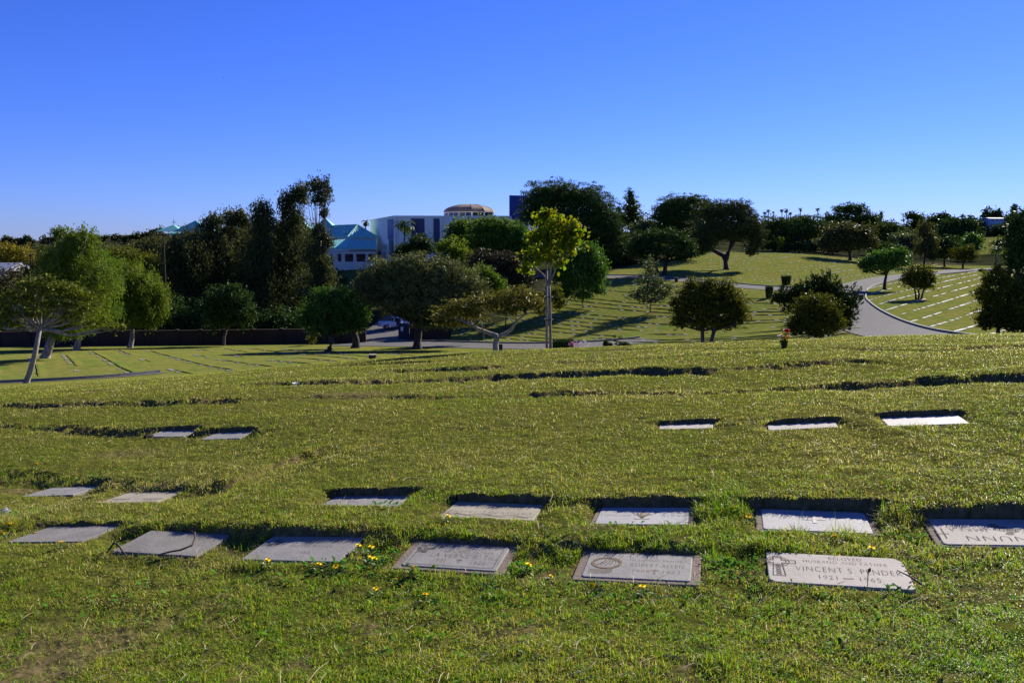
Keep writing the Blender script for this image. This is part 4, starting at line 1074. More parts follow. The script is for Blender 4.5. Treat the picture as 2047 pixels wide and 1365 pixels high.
# --- distant ridge trees
def far_tree(name, label, px, Y, bl, leaf, group, style='broad'):
    tree(name, label, px, Y, bl, leaf, style, .3, 'bark_dark', group=group, cover=1.5, limbs=False)
gr = 'trees on the far right ridge'
for px, Y, bl, lab in ((1830, 520, [(1822,432,14,10),(1840,438,14,11),(1828,448,22,12)], 'open crowned tree standing highest left of the ridge gap'),
    (1885, 500, [(1888,432,12,8),(1878,440,18,8),(1895,442,14,9),(1885,452,30,12)], 'bulky ridge tree left of the two far right palms'),
    (1862, 505, [(1862,440,12,10),(1858,452,20,12)], 'narrow ridge tree between two broader ridge trees'),
    (1985, 480, [(1972,428,10,14),(1985,432,12,12),(1996,428,9,14),(1983,442,22,8)], 'cluster of tall trees above the pale blue far house'),
    (2026, 470, [(2027,418,6,12),(2026,432,10,10),(2010,440,16,10),(2030,445,18,10)], 'pointed conifer on the ridge near the right edge'),
    (1950, 470, [(1945,445,24,10),(1960,455,25,12)], 'low rounded ridge tree left of the pale blue far house'),
    (2010, 455, [(2000,460,25,12),(2030,462,26,12)], 'low dark ridge tree below the pale blue far house'),
    (1750, 480, [(1755,437,10,9),(1740,445,14,9),(1770,452,24,10)], 'small ridge tree left of the open crowned one'),
    (1580, 420, [(1560,452,30,10),(1600,442,24,9),(1585,462,45,12)], 'dark ridge tree mound beneath the dense palm trio'),
    (1650, 400, [(1655,448,26,10),(1690,455,30,12),(1640,462,35,12)], 'dark ridge tree under the tall lone palm')):
    far_tree('ridge_tree', lab, px, Y, bl, 'dkgreen', gr)
gl = 'small trees on the far left ridge'
rr = random.Random(9)
for i, (px, py) in enumerate(((4,478),(11,473),(17,472),(24,475),(35,476),(43,477),(48,476),(54,471),(59,475),(65,480),(88,474),(97,474),(105,473),(112,474),(185,466),(192,470),(205,472),(212,470),(228,470),(238,470),(247,471),(255,470),(265,469),(276,466),(285,465),(293,464),(303,460),(312,456),(322,455),(362,455),(370,452))):
    far_tree('distant_tree', 'tiny dark tree in the line along the far left ridge', px, 820, [(px, py + 4, rr.uniform(4, 7), rr.uniform(3.5, 6)), (px + rr.uniform(-3, 3), py + 10, 6, 5)], 'euca', gl)
# far scrub woods that read as one mass
def woods():
    rr = random.Random(4); bl = []
    for i in range(150):
        px = rr.uniform(-120, 700); Y = rr.uniform(230, 760); g = ground(px, Y); r = rr.uniform(3, 7)
        bl.append((g.x, g.y, g.z + r * .3, r * 1.5, r * 1.2, r * .75))
    for i in range(170):
        px = rr.uniform(1480, 2200); Y = rr.uniform(330, 640); g = ground(px, Y); r = rr.uniform(3.5, 6)
        if px > 1930 and Y < 450: continue
        bl.append((g.x, g.y, g.z + r * .3, r * 1.4, r * 1.2, r * .85))
    for i in range(70):
        px = rr.uniform(-100, 640); Y = rr.uniform(150, 230); g = ground(px, Y); r = rr.uniform(2.5, 5)
        bl.append((g.x, g.y, g.z + r * .4, r * 1.4, r * 1.2, r * .9))
    V, Q = foliage(bl, 'broad', .95, 1.3, .35, 77)
    tag(np_mesh('scrub_woods', V, Q, LEAF['euca']), 'dark scrub woodland covering the far hills', 'woodland', kind='stuff')
woods()
# ------------------------------------------------------------------ near grave markers
def frame(m):
    c, s = math.cos(ROT), math.sin(ROT)
    ex = Vector((c, s, m['gx'] * c + m['gy'] * s)).normalized()
    ey = Vector((-s, c, -m['gx'] * s + m['gy'] * c)); ey = (ey - ex * ey.dot(ex)).normalized()
    ez = ex.cross(ey)
    R = Matrix((ex, ey, ez)).transposed().to_4x4()
    return Matrix.Translation((m['x'], m['y'], m['z'])) @ R

def local_mesh(mb, name, mat, Mx, parent, bevel=0):
    o = mb.build(name, mat, None, bevel=bevel)
    o.data.transform(Mx)
    put(o, parent)
    return o

def text_mesh(items, name, mat, Mx, parent, flip=False, z=.0016):
    """items: (string, x0, x1, y, letter height) laid flat on the slab, stretched to span x0..x1."""
    for st, x0, x1, y, hgt in items:
        V, Fs = [], []
        cu = bpy.data.curves.new('t', 'FONT'); cu.body = st; cu.size = 1.0
        cu.space_character = 1.15; cu.resolution_u = 3; cu.offset = -.026
        ob = bpy.data.objects.new('t', cu); COL.objects.link(ob)
        bpy.context.view_layer.update()
        me = bpy.data.meshes.new_from_object(ob.evaluated_get(bpy.context.evaluated_depsgraph_get()))
        o = len(V); xs = [v.co.x for v in me.vertices]; ys = [v.co.y for v in me.vertices]
        xa, xb, ya, yb = min(xs), max(xs), min(ys), max(ys)
        for v in me.vertices:
            p = (x0 + (v.co.x - xa) / (xb - xa) * (x1 - x0), y + ((v.co.y - ya) / (yb - ya) - .5) * hgt)
            if flip: p = (-p[0], -p[1])
            V.append((p[0], p[1], z))
        for f in me.polygons: Fs.append(tuple(i + o for i in f.vertices))
        bpy.data.objects.remove(ob); bpy.data.curves.remove(cu); bpy.data.meshes.remove(me)
        mb = MB(); mb.add(V, Fs)
        local_mesh(mb, name, mat, Mx, parent)

def line(mb, pts, w=.003, z=.0016, flip=False):
    for a, b in zip(pts[:-1], pts[1:]):
        d = Vector((b[0] - a[0], b[1] - a[1], 0)); 
        if d.length < 1e-6: continue
        n = Vector((-d.y, d.x, 0)).normalized() * w / 2
        q = [Vector((a[0], a[1], z)) + n, Vector((a[0], a[1], z)) - n, Vector((b[0], b[1], z)) - n, Vector((b[0], b[1], z)) + n]
        if flip: q = [Vector((-p.x, -p.y, p.z)) for p in q]
        mb.quad(*q)

def rect(mb, x0, y0, x1, y1, w=.003, flip=False, z=.0016):
    line(mb, [(x0, y0), (x1, y0), (x1, y1), (x0, y1), (x0, y0)], w, z, flip)

def rose(mb, cx, cy, r, flip=False, w=.0022):
    for k in range(3):
        rr_ = r * (1 - .28 * k)
        line(mb, [(cx + rr_ * (1 + .12 * math.sin(5 * a + k)) * math.cos(a), cy + rr_ * .8 * (1 + .12 * math.sin(5 * a + k)) * math.sin(a)) for a in np.linspace(0, 6.283, 16)], w, .0016, flip)

MLAB = {
 'r1a': 'worn dark grey flat marker farthest left in the front row',
 'r1b': 'dark grey flat marker under the curved brown twig',
 'r1c': 'worn blue grey flat marker beside the cluster of yellow dandelions',
 'r1d': 'grey flat marker with flower engraving and lined border in a tan surround',
 'r1e': 'grey flat marker with ochre oval emblem in a tan surround',
 'r1f': 'pale buff flat marker with engraved celtic cross and bold lettering',
 'r2a': 'grey flat marker with ochre upside down lettering at far left of the second row',
 'r2b': 'tan flat marker with two dark underlines, left part of the second row',
 'r2c': 'blank grey flat marker with raised front edge in the second row',
 'r2d': 'yellowish tan flat marker with dark upside down lettering and wavy border',
 'r2e': 'white flat marker with upside down lettering and faint tan sheaf emblem',
 'r2f': 'white flat marker half covered by grass tufts behind the celtic cross marker',
 'r2g': 'pale marker with upside down lettering and cross cut off by the right edge',
 'r3a': 'thin sliver of grey marker beside the dark clod in the turf',
 'r3b': 'grey flat marker just right of the sliver marker on the left turf ledge',
 'r3c': 'narrow pale marker sliver, leftmost of the three on the right turf ledge',
 'r3d': 'narrow pale marker, middle of the three on the right turf ledge',
 'r3e': 'broad bright white marker, rightmost of the three on the right turf ledge',
}
def make_marker(m):
    key = m['key']; w, d = m['w'], m['d']; Mx = frame(m)
    T = empty('grave_marker', (m['x'], m['y'], m['z']), MLAB[key], 'grave marker', 'flat grave markers in the near lawn rows')
    fl = key.startswith('r2')
    b = MB(); r = .024 if key == 'r1f' else .012
    pad = .0
    if m['sur']:
        s = MB(); s.box((0, 0, -.045), (w, d, .082)); local_mesh(s, 'surround', M['surround'], Mx, T, .006)
        w2, d2 = w - .075, d - .055
        if key == 'r2e': w2, d2 = w - .05, d - .02
        if key in ('r2f', 'r2g'): w2 = w - .06; d2 = d - .03
    else:
        w2, d2 = w, d
    hx, hy = w2 / 2, d2 / 2
    poly = [(-hx + r, -hy), (hx - .6 * r, -hy), (hx, -hy + .6 * r), (hx, hy - 1.5 * r), (hx - 1.2 * r, hy), (-hx + r * .5, hy), (-hx, hy - r * .5), (-hx, -hy + r)]
    b.prism(poly, -.075, 0.0)
    local_mesh(b, 'slab', M[m['mat']], Mx, T, .004)
    L = MB()
    if key == 'r1f':
        text_mesh([('BELOVED', -.017, .108, .108, .026), ('HUSBAND AND FATHER', -.12, .20, .068, .026), ('VINCENT S. PENDER', -.155, .24, -.006, .044), ('1921', -.072, -.006, -.078, .034), ('1965', .078, .152, -.078, .034)], 'inscription', M['engrave'], Mx, T)
        line(L, [(.014, -.080), (.054, -.080)], .004)
        cx, cy = -.222, .05
        for sx in (-1, 1):
            line(L, [(cx + sx*.016, .10), (cx + sx*.016, cy + .012), (cx + sx*.07, cy + .016), (cx + sx*.07, cy - .016), (cx + sx*.016, cy - .012), (cx + sx*.024, -.085)], .0035)
        line(L, [(cx - .016, .10), (cx + .016, .10)], .0035); line(L, [(cx - .024, -.085), (cx + .024, -.085)], .0035)
        for rr_ in (.034, .046):
            line(L, [(cx + rr_ * math.cos(a), cy + rr_ * math.sin(a)) for a in np.linspace(0, 6.283, 22)], .0028)
        line(L, [(cx + .010 * math.sin(k * 1.57), .028 - k * .009) for k in range(13)], .003)
        line(L, [(cx - .010 * math.sin(k * 1.57), .028 - k * .009) for k in range(13)], .003)
        local_mesh(L, 'cross_emblem', M['engrave'], Mx, T)
    elif key == 'r1d':
        text_mesh([('BELOVED', -.017, .105, .082, .022), ('SON AND FATHER', -.069, .165, .047, .022), ('LA VERNE R. TILL', -.118, .205, .002, .036), ('1937', -.09, -.030, -.047, .026), ('1965', .09, .155, -.060, .026)], 'inscription', M['engrave_soft'], Mx, T)
        rect(L, -hx + .022, -hy + .022, hx - .022, hy - .018, .0028)
        line(L, [(.03, -.028), (.03, -.07)], .004); line(L, [(.015, -.04), (.045, -.04)], .004)
        local_mesh(L, 'border', M['engrave_soft'], Mx, T)
        R_ = MB()
        for x, y, q in ((-.185, .088, .013), (-.165, .060, .015), (-.19, .04, .014), (-.135, .068, .013), (-.165, .028, .013), (-.105, .088, .011), (-.2, .062, .011)): rose(R_, x, y, q)
        line(R_, [(-.2, .012), (-.165, .04), (-.12, .075), (-.08, .092)], .0025)
        local_mesh(R_, 'flower_emblem', M['engrave_soft'], Mx, T)
    elif key == 'r1e':
        text_mesh([('IN LOVING MEMORY', -.035, .20, .060, .020), ('ROBERT ALLEN', -.03, .19, .012, .028), ('1908', -.015, .055, -.045, .026), ('1962', .11, .18, -.045, .026)], 'inscription', M['engrave_tan'], Mx, T)
        line(L, [(.075, -.025), (.075, -.07)], .004); line(L, [(.06, -.037), (.09, -.037)], .004)
        for k in (1.0, .93, .84):
            line(L, [(-.135 + .065 * k * math.cos(a), .02 + .055 * k * math.sin(a)) for a in np.linspace(0, 6.283, 24)], .004)
        for k in range(5):
            line(L, [(-.18 + k * .02, -.01 + .012 * (k % 2)), (-.15 + k * .014, .03), (-.14 + k * .008, .055)], .003)
        for k in range(4): line(L, [(-.20, -.05 - k * .011), (-.13, -.045 - k * .012), (-.10, -.03 - k * .012)], .003)
        local_mesh(L, 'oval_emblem', M['engrave_tan'], Mx, T)
    elif key == 'r1c':
        text_mesh([('IN LOVING MEMORY', -.06, .20, .078, .022), ('BELOVED MOTHER', -.09, .14, .025, .026), ('1965', -.005, .06, -.05, .024)], 'inscription', M['engrave_soft'], Mx, T)
        for x, y, q in ((-.19, .08, .018), (-.17, .05, .016), (-.2, .03, .014)): rose(L, x, y, q)
        local_mesh(L, 'flower_emblem', M['engrave_soft'], Mx, T)
    elif key == 'r2d':
        text_mesh([('CATHERINE J. TREEN', -.22, .20, .03, .036), ('BELOVED MOM', -.15, .10, -.045, .022)], 'inscription', M['engrave'], Mx, T, flip=True)
        line(L, [(-.24 + t * .48 / 24, .075 + .012 * math.sin(t * .8) - .00 * t) for t in range(25)], .004, .0016, True)
        line(L, [(-.22 + t * .40 / 20, .095 + .008 * math.sin(t * .9 + 1)) for t in range(21)], .004, .0016, True)
        line(L, [(.2 + .03 * math.cos(a), .055 + .035 * math.sin(a)) for a in np.linspace(-1.2, 3.0, 10)], .004, .0016, True)
        local_mesh(L, 'wavy_border', M['engrave'], Mx, T)
    elif key == 'r2b':
        text_mesh([('TO', -.02, .02, .04, .028), ('IN GOD', -.18, -.07, .082, .026), ('REST', .07, .17, .082, .026)], 'inscription', M['engrave'], Mx, T, flip=True)
        line(L, [(-.20, .05), (-.05, .05)], .007, .0016, True); line(L, [(.05, .05), (.2, .05)], .007, .0016, True)
        line(L, [(-.22, -.11), (.22, -.11)], .006, .0016, True)
        local_mesh(L, 'underline', M['engrave'], Mx, T)
    elif key == 'r2a':
        text_mesh([('IN LOVING MEMORY', -.18, .18, -.01, .03)], 'inscription', M['engrave_soft'], Mx, T, flip=True)
        text_mesh([('BELOVED', -.10, .13, .06, .04)], 'inscription', M['engrave_tan'], Mx, T, flip=True)
        line(L, [(-.23, -.12), (.23, -.12)], .006, .0016, True); local_mesh(L, 'underline', M['engrave'], Mx, T)
    elif key == 'r2e':
        text_mesh([('ANTONELLI', .06, .22, .0, .026), ('SON', .09, .15, -.05, .022), ('PARIS', -.21, -.10, .0, .026), ('MOM', -.18, -.12, -.05, .022)], 'inscription', M['engrave_soft'], Mx, T, flip=True)
        for k in range(7):
            a = (k - 3) * .22; line(L, [(0, .04), (.04 * math.sin(a), -.01), (.075 * math.sin(a), -.075 + .02 * abs(k - 3))], .006, .0016, True)
        line(L, [(-.04, .05), (-.02, .058), (0, .05), (.02, .058), (.04, .05)], .005, .0016, True)
        local_mesh(L, 'sheaf_emblem', M['engrave_tan'], Mx, T)
    elif key == 'r2f':
        L.box((0, .015, .0004), (.10, .018, .002)); L.box((0, .015, .0008), (.018, .10, .002)); local_mesh(L, 'cross_emblem', solid('pale_tan_inlay', (.50, .45, .37), scale=20), Mx, T)
    elif key == 'r2g':
        text_mesh([('MARY A.', .03, .19, -.015, .034), ('1911 1977', .03, .2, -.075, .022), ('NUNN', -.10, .13, .075, .05)], 'inscription', M['engrave_soft'], Mx, T, flip=True)
        line(L, [(.21, .08), (.21, -.03)], .004, .0016, True); line(L, [(.235, .08), (.235, -.03)], .004, .0016, True); line(L, [(.19, .03), (.255, .03)], .004, .0016, True)
        for x, y, q in ((-.03, -.03, .03), (-.07, -.01, .022), (-.01, -.065, .018), (-.05, .02, .015)): rose(L, x, y, q, True)
        local_mesh(L, 'flower_emblem', M['engrave_soft'], Mx, T)
for m in MARK: make_marker(m)

# ------------------------------------------------------------------ far grave markers
FARMK.sort(key=lambda q: q[1])
mk = MB(); mk.prism([(-.29, -.15), (.29, -.15), (.30, -.13), (.30, .13), (.29, .15), (-.29, .15), (-.30, .13), (-.30, -.13)], -.06, .05)
far0 = mk.build('grave_marker', M['stone_white'], bevel=.01); far_me = far0.data; bpy.data.objects.remove(far0)
far_g = far_me.copy(); far_g.materials.clear(); far_g.materials.append(M['stone_pale'])
FL = {'right': ('small white flat marker in the bright slanting rows of the right lawn', 'white markers on the right lawn'),
      'mid': ('small pale flat marker set below a turf ledge on the middle hillside lawn', 'pale markers on the middle hillside lawn'),
      'upper': ('tiny pale flat marker dotting the sunny upper lawn beyond the road', 'pale markers on the upper lawn'),
      'left': ('small grey flat marker in the slanting rows of the low left lawn', 'grey markers on the low left lawn')}
rest = MB()
for i, (x, y, z, a, nm, rv) in enumerate(FARMK):
    e = .4
    gx = (float(base_z(x + e, y)) - float(base_z(x - e, y))) / (2 * e); gy = (float(base_z(x, y + e)) - float(base_z(x, y - e))) / (2 * e)
    n = Vector((-gx, -gy, 1)).normalized()
    q = Vector((0, 0, 1)).rotation_difference(n).to_matrix() @ Matrix.Rotation(a, 3, 'Z')
    sc = .8 + .5 * rv if nm != 'mid' else .85 + .3 * rv
    if nm == 'right': sc = .62 + .75 * ((rv * 7.3) % 1)
    if i < 290:
        o = bpy.data.objects.new('grave_marker', far_me if nm in ('right', 'upper') else far_g); COL.objects.link(o)
        o.location = (x, y, z + .0); o.rotation_mode = 'QUATERNION'; o.rotation_quaternion = q.to_quaternion(); o.scale = (sc, min(sc, 1.0), 1)
        tag(o, FL[nm][0], 'grave marker', FL[nm][1])
    else:
        pts = [q @ Vector((sx * .3 * sc, sy * .15, zz)) + Vector((x, y, z)) for zz in (-.05, .055) for sx, sy in ((-1,-1),(1,-1),(1,1),(-1,1))]
        rest.add(pts, [(3,2,1,0),(4,5,6,7),(0,1,5,4),(1,2,6,5),(2,3,7,6),(3,0,4,7)])
if rest.v: tag(rest.build('grave_markers', M['stone_white']), 'farther small pale flat markers sprinkled in rows over the distant lawns', 'grave markers', kind='stuff')

# ------------------------------------------------------------------ small things on the near lawn
M['petal'] = solid('dandelion_yellow', (.95, .74, .012), (.88, .62, .008), scale=40, rough=.8, spec=.1)
M['stem'] = solid('flower_stem_green', (.10, .16, .04), scale=20, rough=.6)
def near_pt(px, py, Y0=2.3):
    x, y, z = hit(px, py, Y0)
    zz, _ = near_z(np.array([x]), np.array([y]))
    return Vector((x, y, float(zz[0])))
def dandelion_meshes(seed):
    rr = random.Random(seed)
    hb = MB(); h = .030
    for ring, (n, r, el) in enumerate(((16, .0155, .12), (13, .0125, .45), (9, .008, .8))):
        for k in range(n):
            a = 6.283 * (k + rr.random() * .5) / n; d = Vector((math.cos(a) * math.cos(el), math.sin(a) * math.cos(el), math.sin(el))); s = Vector((-math.sin(a), math.cos(a), 0)) * .0032
            c = Vector((0, 0, h + .001 * ring)); hb.quad(c - s * .5, c + d * r * .6 - s, c + d * r, c + d * r * .6 + s, c + s * .5)
    sb = MB(); sb.tube([Vector((0.004, 0, -.02)), Vector((.002, .001, .012)), Vector((0, 0, h))], [.0022, .002, .0022], 6)
    for k in range(5):
        a = 1.25 * k; d = Vector((math.cos(a), math.sin(a), 0)); s = Vector((-d.y, d.x, 0))
        sb.quad(d * .004, d * .022 + s * .007 + Vector((0, 0, .010)), d * .045 + Vector((0, 0, .006)), d * .022 - s * .007 + Vector((0, 0, .010)))
    h_ = hb.build('flower_head', M['petal']); s_ = sb.build('stem', M['stem'])
    r = (h_.data, s_.data)
    bpy.data.objects.remove(h_); bpy.data.objects.remove(s_)
    return r
DM = [dandelion_meshes(s) for s in range(3)]
DL = [(850,1186,1.15,'yellow dandelion alone in the lawn below the flower engraved marker'), (715,1080,1.1,'leftmost high dandelion of the cluster between two front row markers'), (742,1077,1.1,'topmost dandelion of the cluster between two front row markers'),
 (721,1094,.7,'tiny middle dandelion of the cluster left of the flower engraved marker'), (737,1097,.95,'dandelion low in the cluster left of the flower engraved marker'), (753,1100,1.1,'rightmost dandelion of the cluster left of the flower engraved marker'),
 (676,1119,1.15,'dandelion at the lower right corner of the worn blue grey marker'), (636,1118,1.0,'dandelion along the lower edge of the worn blue grey marker'), (533,1108,.95,'dandelion in the grass at the lower left of the worn blue grey marker'),
 (824,1130,1.15,'dandelion against the lower left edge of the flower engraved marker'), (790,1147,.85,'small dandelion below left of the flower engraved marker'), (751,1164,.9,'lone dandelion in the open grass left of the single large one'),
 (1050,1123,1.2,'dandelion with leaves right of the flower engraved marker'), (1098,1138,.7,'tiny dandelion on the bare soil between two surrounded markers'), (891,1033,.9,'dandelion at the left tip of the wavy bordered tan marker'),
 (1501,1022,1.2,'dandelion between the two white second row markers'), (1188,1158,1.2,'dandelion under the oval emblem marker, left one'), (1287,1165,1.1,'dandelion under the oval emblem marker, right one'),
 (1741,1085,1.1,'dandelion in the turf above the right end of the celtic cross marker'), (1673,1066,1.0,'dandelion at the lower edge of the grass covered white marker'), (1683,1098,.9,'dandelion just above the celtic cross marker lettering'),
 (71,935,1.4,'dandelion alone above the far left second row marker'), (14,1041,1.4,'dandelion highest at the left edge beside the seed puff'), (69,1048,1.0,'dandelion at the upper left corner of the worn dark grey marker'),
 (12,1057,1.1,'dandelion lowest at the left edge of the lawn'), (122,1078,1.1,'dandelion at the lower edge of the worn dark grey marker')]
for i, (px, py, s, lab) in enumerate(DL):
    p = near_pt(px, py + 6)
    T = empty('dandelion', p, lab, 'flower', 'yellow dandelions in the near lawn')
    T.scale = (s * .98,) * 3; T.rotation_euler = (random.uniform(.1, .6), random.uniform(-.3, .3), random.uniform(0, 6))
    for nm, me in zip(('flower_head', 'stem'), DM[i % 3]):
        o = bpy.data.objects.new(nm, me); COL.objects.link(o); o.parent = T

p = near_pt(12, 1030); b = MB(); rr = random.Random(3)
for k in range(90):
    a, e = rr.uniform(0, 6.28), rr.uniform(-.6, 1.5); d = Vector((math.cos(a)*math.cos(e), math.sin(a)*math.cos(e), math.sin(e)))
    b.tube([p + Vector((0,0,.04)), p + Vector((0,0,.04)) + d * .026], [.0007, .0014], 3)
b.tube([p - Vector((0,0,.02)), p + Vector((0,0,.04))], .002, 5)
tag(b.build('dandelion_puff', solid('grey_white_fluff', (.62, .62, .60), scale=30, rough=.9)), 'grey white dandelion seed puff in the grass at the left edge', 'seed head')

p = near_pt(297, 866); b = MB(); b.ball(p + Vector((0,0,.022)), (.042, .04, .034), 10, 7, -1, .35)
for k in range(14):
    a = k * 2.4; d = Vector((math.cos(a), math.sin(a), .4)); b.ball(p + Vector((0,0,.02)) + d * .034, (.014, .014, .011), 6, 4, -1, .3)
tag(b.build('dirt_clod', solid('dark_soil', (.05, .035, .025), scale=30, rough=1)), 'dark brown clod at the left end of the sliver marker', 'clod')

M['twig'] = solid('brown_twig_bark', (.13, .085, .055), (.07, .045, .03), scale=20, rough=.9)
def twig(name, lab, pts, r):
    b = MB(); b.tube(pts, r, 6); return tag(b.build(name, M['twig'], smooth=True), lab, 'twig')
a = near_pt(318, 1100); c = near_pt(372, 1092)
twig('curved_twig', 'curved brown twig arching over the second front row marker', [a + Vector((0,0,.02)), a.lerp(c, .4) + Vector((0,0,.035)), a.lerp(c, .8) + Vector((0,0,.045)), c + Vector((.02,.02,.06)), c + Vector((.025,.05,.085)), c + Vector((.01,.09,.10)), c + Vector((-.02,.11,.10))], [.004,.0045,.005,.0045,.004,.0035,.002])
a = near_pt(212, 1087); c = near_pt(252, 1098)
twig('dark_twig', 'dark bowed twig in the gap between two leftmost front row markers', [a, a + Vector((.03,.02,.045)), a.lerp(c,.5) + Vector((0,.02,.05)), c + Vector((0,0,.012))], [.004,.0055,.0055,.003])
a = near_pt(1842, 1172); c = near_pt(1793, 1146)
twig('fallen_stick', 'thin dark stick lying on the lower right corner of the celtic cross marker', [a + Vector((0,0,.035)), a.lerp(c,.5) + Vector((0,0,.052)), c + Vector((0,0,.058))], [.004,.0035,.002])
a = near_pt(1734, 1166)
twig('dry_seed_stalk', 'dry dark seed stalk standing before the celtic cross marker dates', [a + Vector((0,0,.01)), a + Vector((.001,0,.05)), a + Vector((0,0,.085)), a + Vector((.006,.004,.095)), a + Vector((.010,.004,.105))], [.0014,.0014,.002,.0065,.002])

# flower bouquet at the crest
def bouquet():
    p = ground(1567, 15.5); T = empty('flower_bouquet', p, 'red and yellow flower bouquet in a green cone on the lawn crest', 'bouquet')
    v = MB(); v.tube([p + Vector((0,0,z)) for z in (-.03, .06, .14, .15)], [.045, .06, .085, .09], 12); v.build('vase', solid('dark_green_plastic', (.015, .05, .015), rough=.5), T, smooth=True)
    rr = random.Random(2)
    def bunch(name, c, r, mat, n, pet):
        b = MB()
        for k in range(n):
            d = Vector((rr.gauss(0, 1), rr.gauss(0, 1), rr.gauss(.3, .8))).normalized(); q = p + Vector(c) + d * r * rr.uniform(.5, 1)
            b.ball(q, pet * .45, 6, 4)
            for j in range(6):
                a = j * 1.047; e = Vector((math.cos(a), math.sin(a), .35)); s = Vector((-e.y, e.x, 0)) * pet * .4
                b.quad(q, q + e * pet * .6 + s, q + e * pet, q + e * pet * .6 - s)
        b.build(name, mat, T)
    bunch('yellow_flowers', (.005, -.05, .20), .085, solid('yellow_petals', (.80, .52, .01), rough=.6, spec=.1), 26, .042)
    bunch('red_flowers', (.03, -.03, .33), .055, solid('red_petals', (.62, .015, .01), rough=.6, spec=.1), 18, .042)
    bunch('white_flowers', (-.085, -.01, .22), .04, solid('white_petals', (.75, .75, .72), rough=.6), 7, .032)
    l = MB()
    for k in range(26):
        a = rr.uniform(0, 6.28); e = rr.uniform(-.1, .8); d = Vector((math.cos(a)*math.cos(e), math.sin(a)*math.cos(e), math.sin(e))); s = Vector((-math.sin(a), math.cos(a), 0)) * .016
        q = p + Vector((0,0,.15)); l.quad(q, q + d*.07 + s, q + d*.14, q + d*.07 - s)
    l.tube([p + Vector((.0,0,.14)), p + Vector((.03,0,.40))], .005, 5)
    l.build('leaves', LEAF['green'], T)
bouquet()
def posy(name, lab, px, Y, colr, n, r):
    p = ground(px, Y); b = MB(); rr = random.Random(px)
    for k in range(n):
        q = p + Vector((rr.gauss(0, r), rr.gauss(0, r), rr.uniform(.06, .2)))
        for j in range(5):
            a = j * 1.257; e = Vector((math.cos(a), math.sin(a), .3)); s = Vector((-e.y, e.x, 0)) * .02; b.quad(q, q + e*.03 + s, q + e*.055, q + e*.03 - s)
        b.tube([Vector((q.x, q.y, p.z - .05)), q], .004, 4)
    tag(b.build(name, colr), lab, 'flowers')
posy('pink_flowers', 'small patch of pink flowers on the crest near the clipped hedge', 1150, 26, solid('pink_petals', (.55, .06, .30), rough=.6), 14, .10)
posy('white_flowers', 'small patch of white flowers on the crest right of the pink ones', 1172, 26.5, solid('white_petals', (.75, .75, .72), rough=.6), 7, .12)
p = near_pt(592, 772); b = MB(); rr = random.Random(8)
for k in range(9):
    a = k * .7; e = Vector((math.cos(a), math.sin(a), .5)); s = Vector((-e.y, e.x, 0)) * .018; b.quad(p + Vector((0,0,.04)), p + e*.035 + s + Vector((0,0,.04)), p + e*.06 + Vector((0,0,.04)), p + e*.035 - s + Vector((0,0,.04)))
b.tube([p - Vector((0,0,.02)), p + Vector((0,0,.045))], .006, 5)
tag(b.build('fallen_flower', solid('white_silk', (.7, .7, .68), rough=.7)), 'single white artificial flower on the middle lawn at left', 'flower')

# ------------------------------------------------------------------ clipped shrubs, bins
def leaf_box(name, lab, cat, cx, cy, size, leaf, n, s, shape='box', top=1.0, group=None, zlift=0, parent=None, center=None):
    g = np.random.default_rng(int(cx * 10) & 0xffff)
    P0 = ground(cx, cy) if center is None else Vector(center)
    u = g.uniform(-1, 1, (n, 3))
    if shape == 'box':
        ax = g.integers(0, 3, n); sg = np.where(g.uniform(size=n) < .5, -1, 1); u[np.arange(n), ax] = sg * g.uniform(.86, 1.05, n)
    elif shape == 'urn':
        h = g.uniform(0, 1, n); a = g.uniform(0, 6.283, n); r = (.62 + .38 * h ** .8) * g.uniform(.8, 1.04, n)
        r = np.where(h > .9, r * np.sqrt(g.uniform(0, 1, n)), r)
        u = np.stack([np.cos(a) * r, np.sin(a) * r, h * 2 - 1], 1)
    else:
        u = unit(g.normal(size=(n, 3))) * g.uniform(.7, 1.06, n)[:, None]
    P = u * np.array(size) / 2 + np.array([P0.x, P0.y, P0.z + size[2] / 2 + zlift])
    A = unit(g.normal(size=(n, 3))); B = unit(np.cross(A, g.normal(size=(n, 3))))
    V, Q = leaf_quads(P, A, B, s * .6, s * .4)
    return V, Q
def clipped(name, lab, cat, cx, cy, size, leaf, n, s, shape='box', group=None):
    P0 = ground(cx, cy); T = empty(name, P0, lab, cat, group)
    V, Q = leaf_box(name, lab, cat, cx, cy, size, leaf, n, s, shape)
    np_mesh('foliage', V, Q, LEAF[leaf], T)
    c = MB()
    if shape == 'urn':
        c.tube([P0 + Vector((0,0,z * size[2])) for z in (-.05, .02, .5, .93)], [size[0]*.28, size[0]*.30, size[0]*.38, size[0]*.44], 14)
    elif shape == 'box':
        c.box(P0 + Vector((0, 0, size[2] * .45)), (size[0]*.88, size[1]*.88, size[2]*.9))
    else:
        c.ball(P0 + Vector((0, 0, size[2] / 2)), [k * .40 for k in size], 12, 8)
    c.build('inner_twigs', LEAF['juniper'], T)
clipped('clipped_hedge', 'small boxy clipped hedge beside the main road', 'hedge', 1125, 80, (2.0, 1.1, 1.6), 'dkgreen', 3000, .11)
clipped('urn_topiary', 'larger dark urn shaped topiary on the far side of the upper road', 'topiary', 1571, 149, (1.9, 1.9, 1.75), 'dkgreen', 1500, .19, 'urn', 'urn shaped topiaries by the upper road')
clipped('urn_topiary', 'taller narrow dark urn shaped topiary on the near side of the upper road', 'topiary', 1537, 125, (1.25, 1.25, 1.8), 'dkgreen', 1400, .16, 'urn', 'urn shaped topiaries by the upper road')
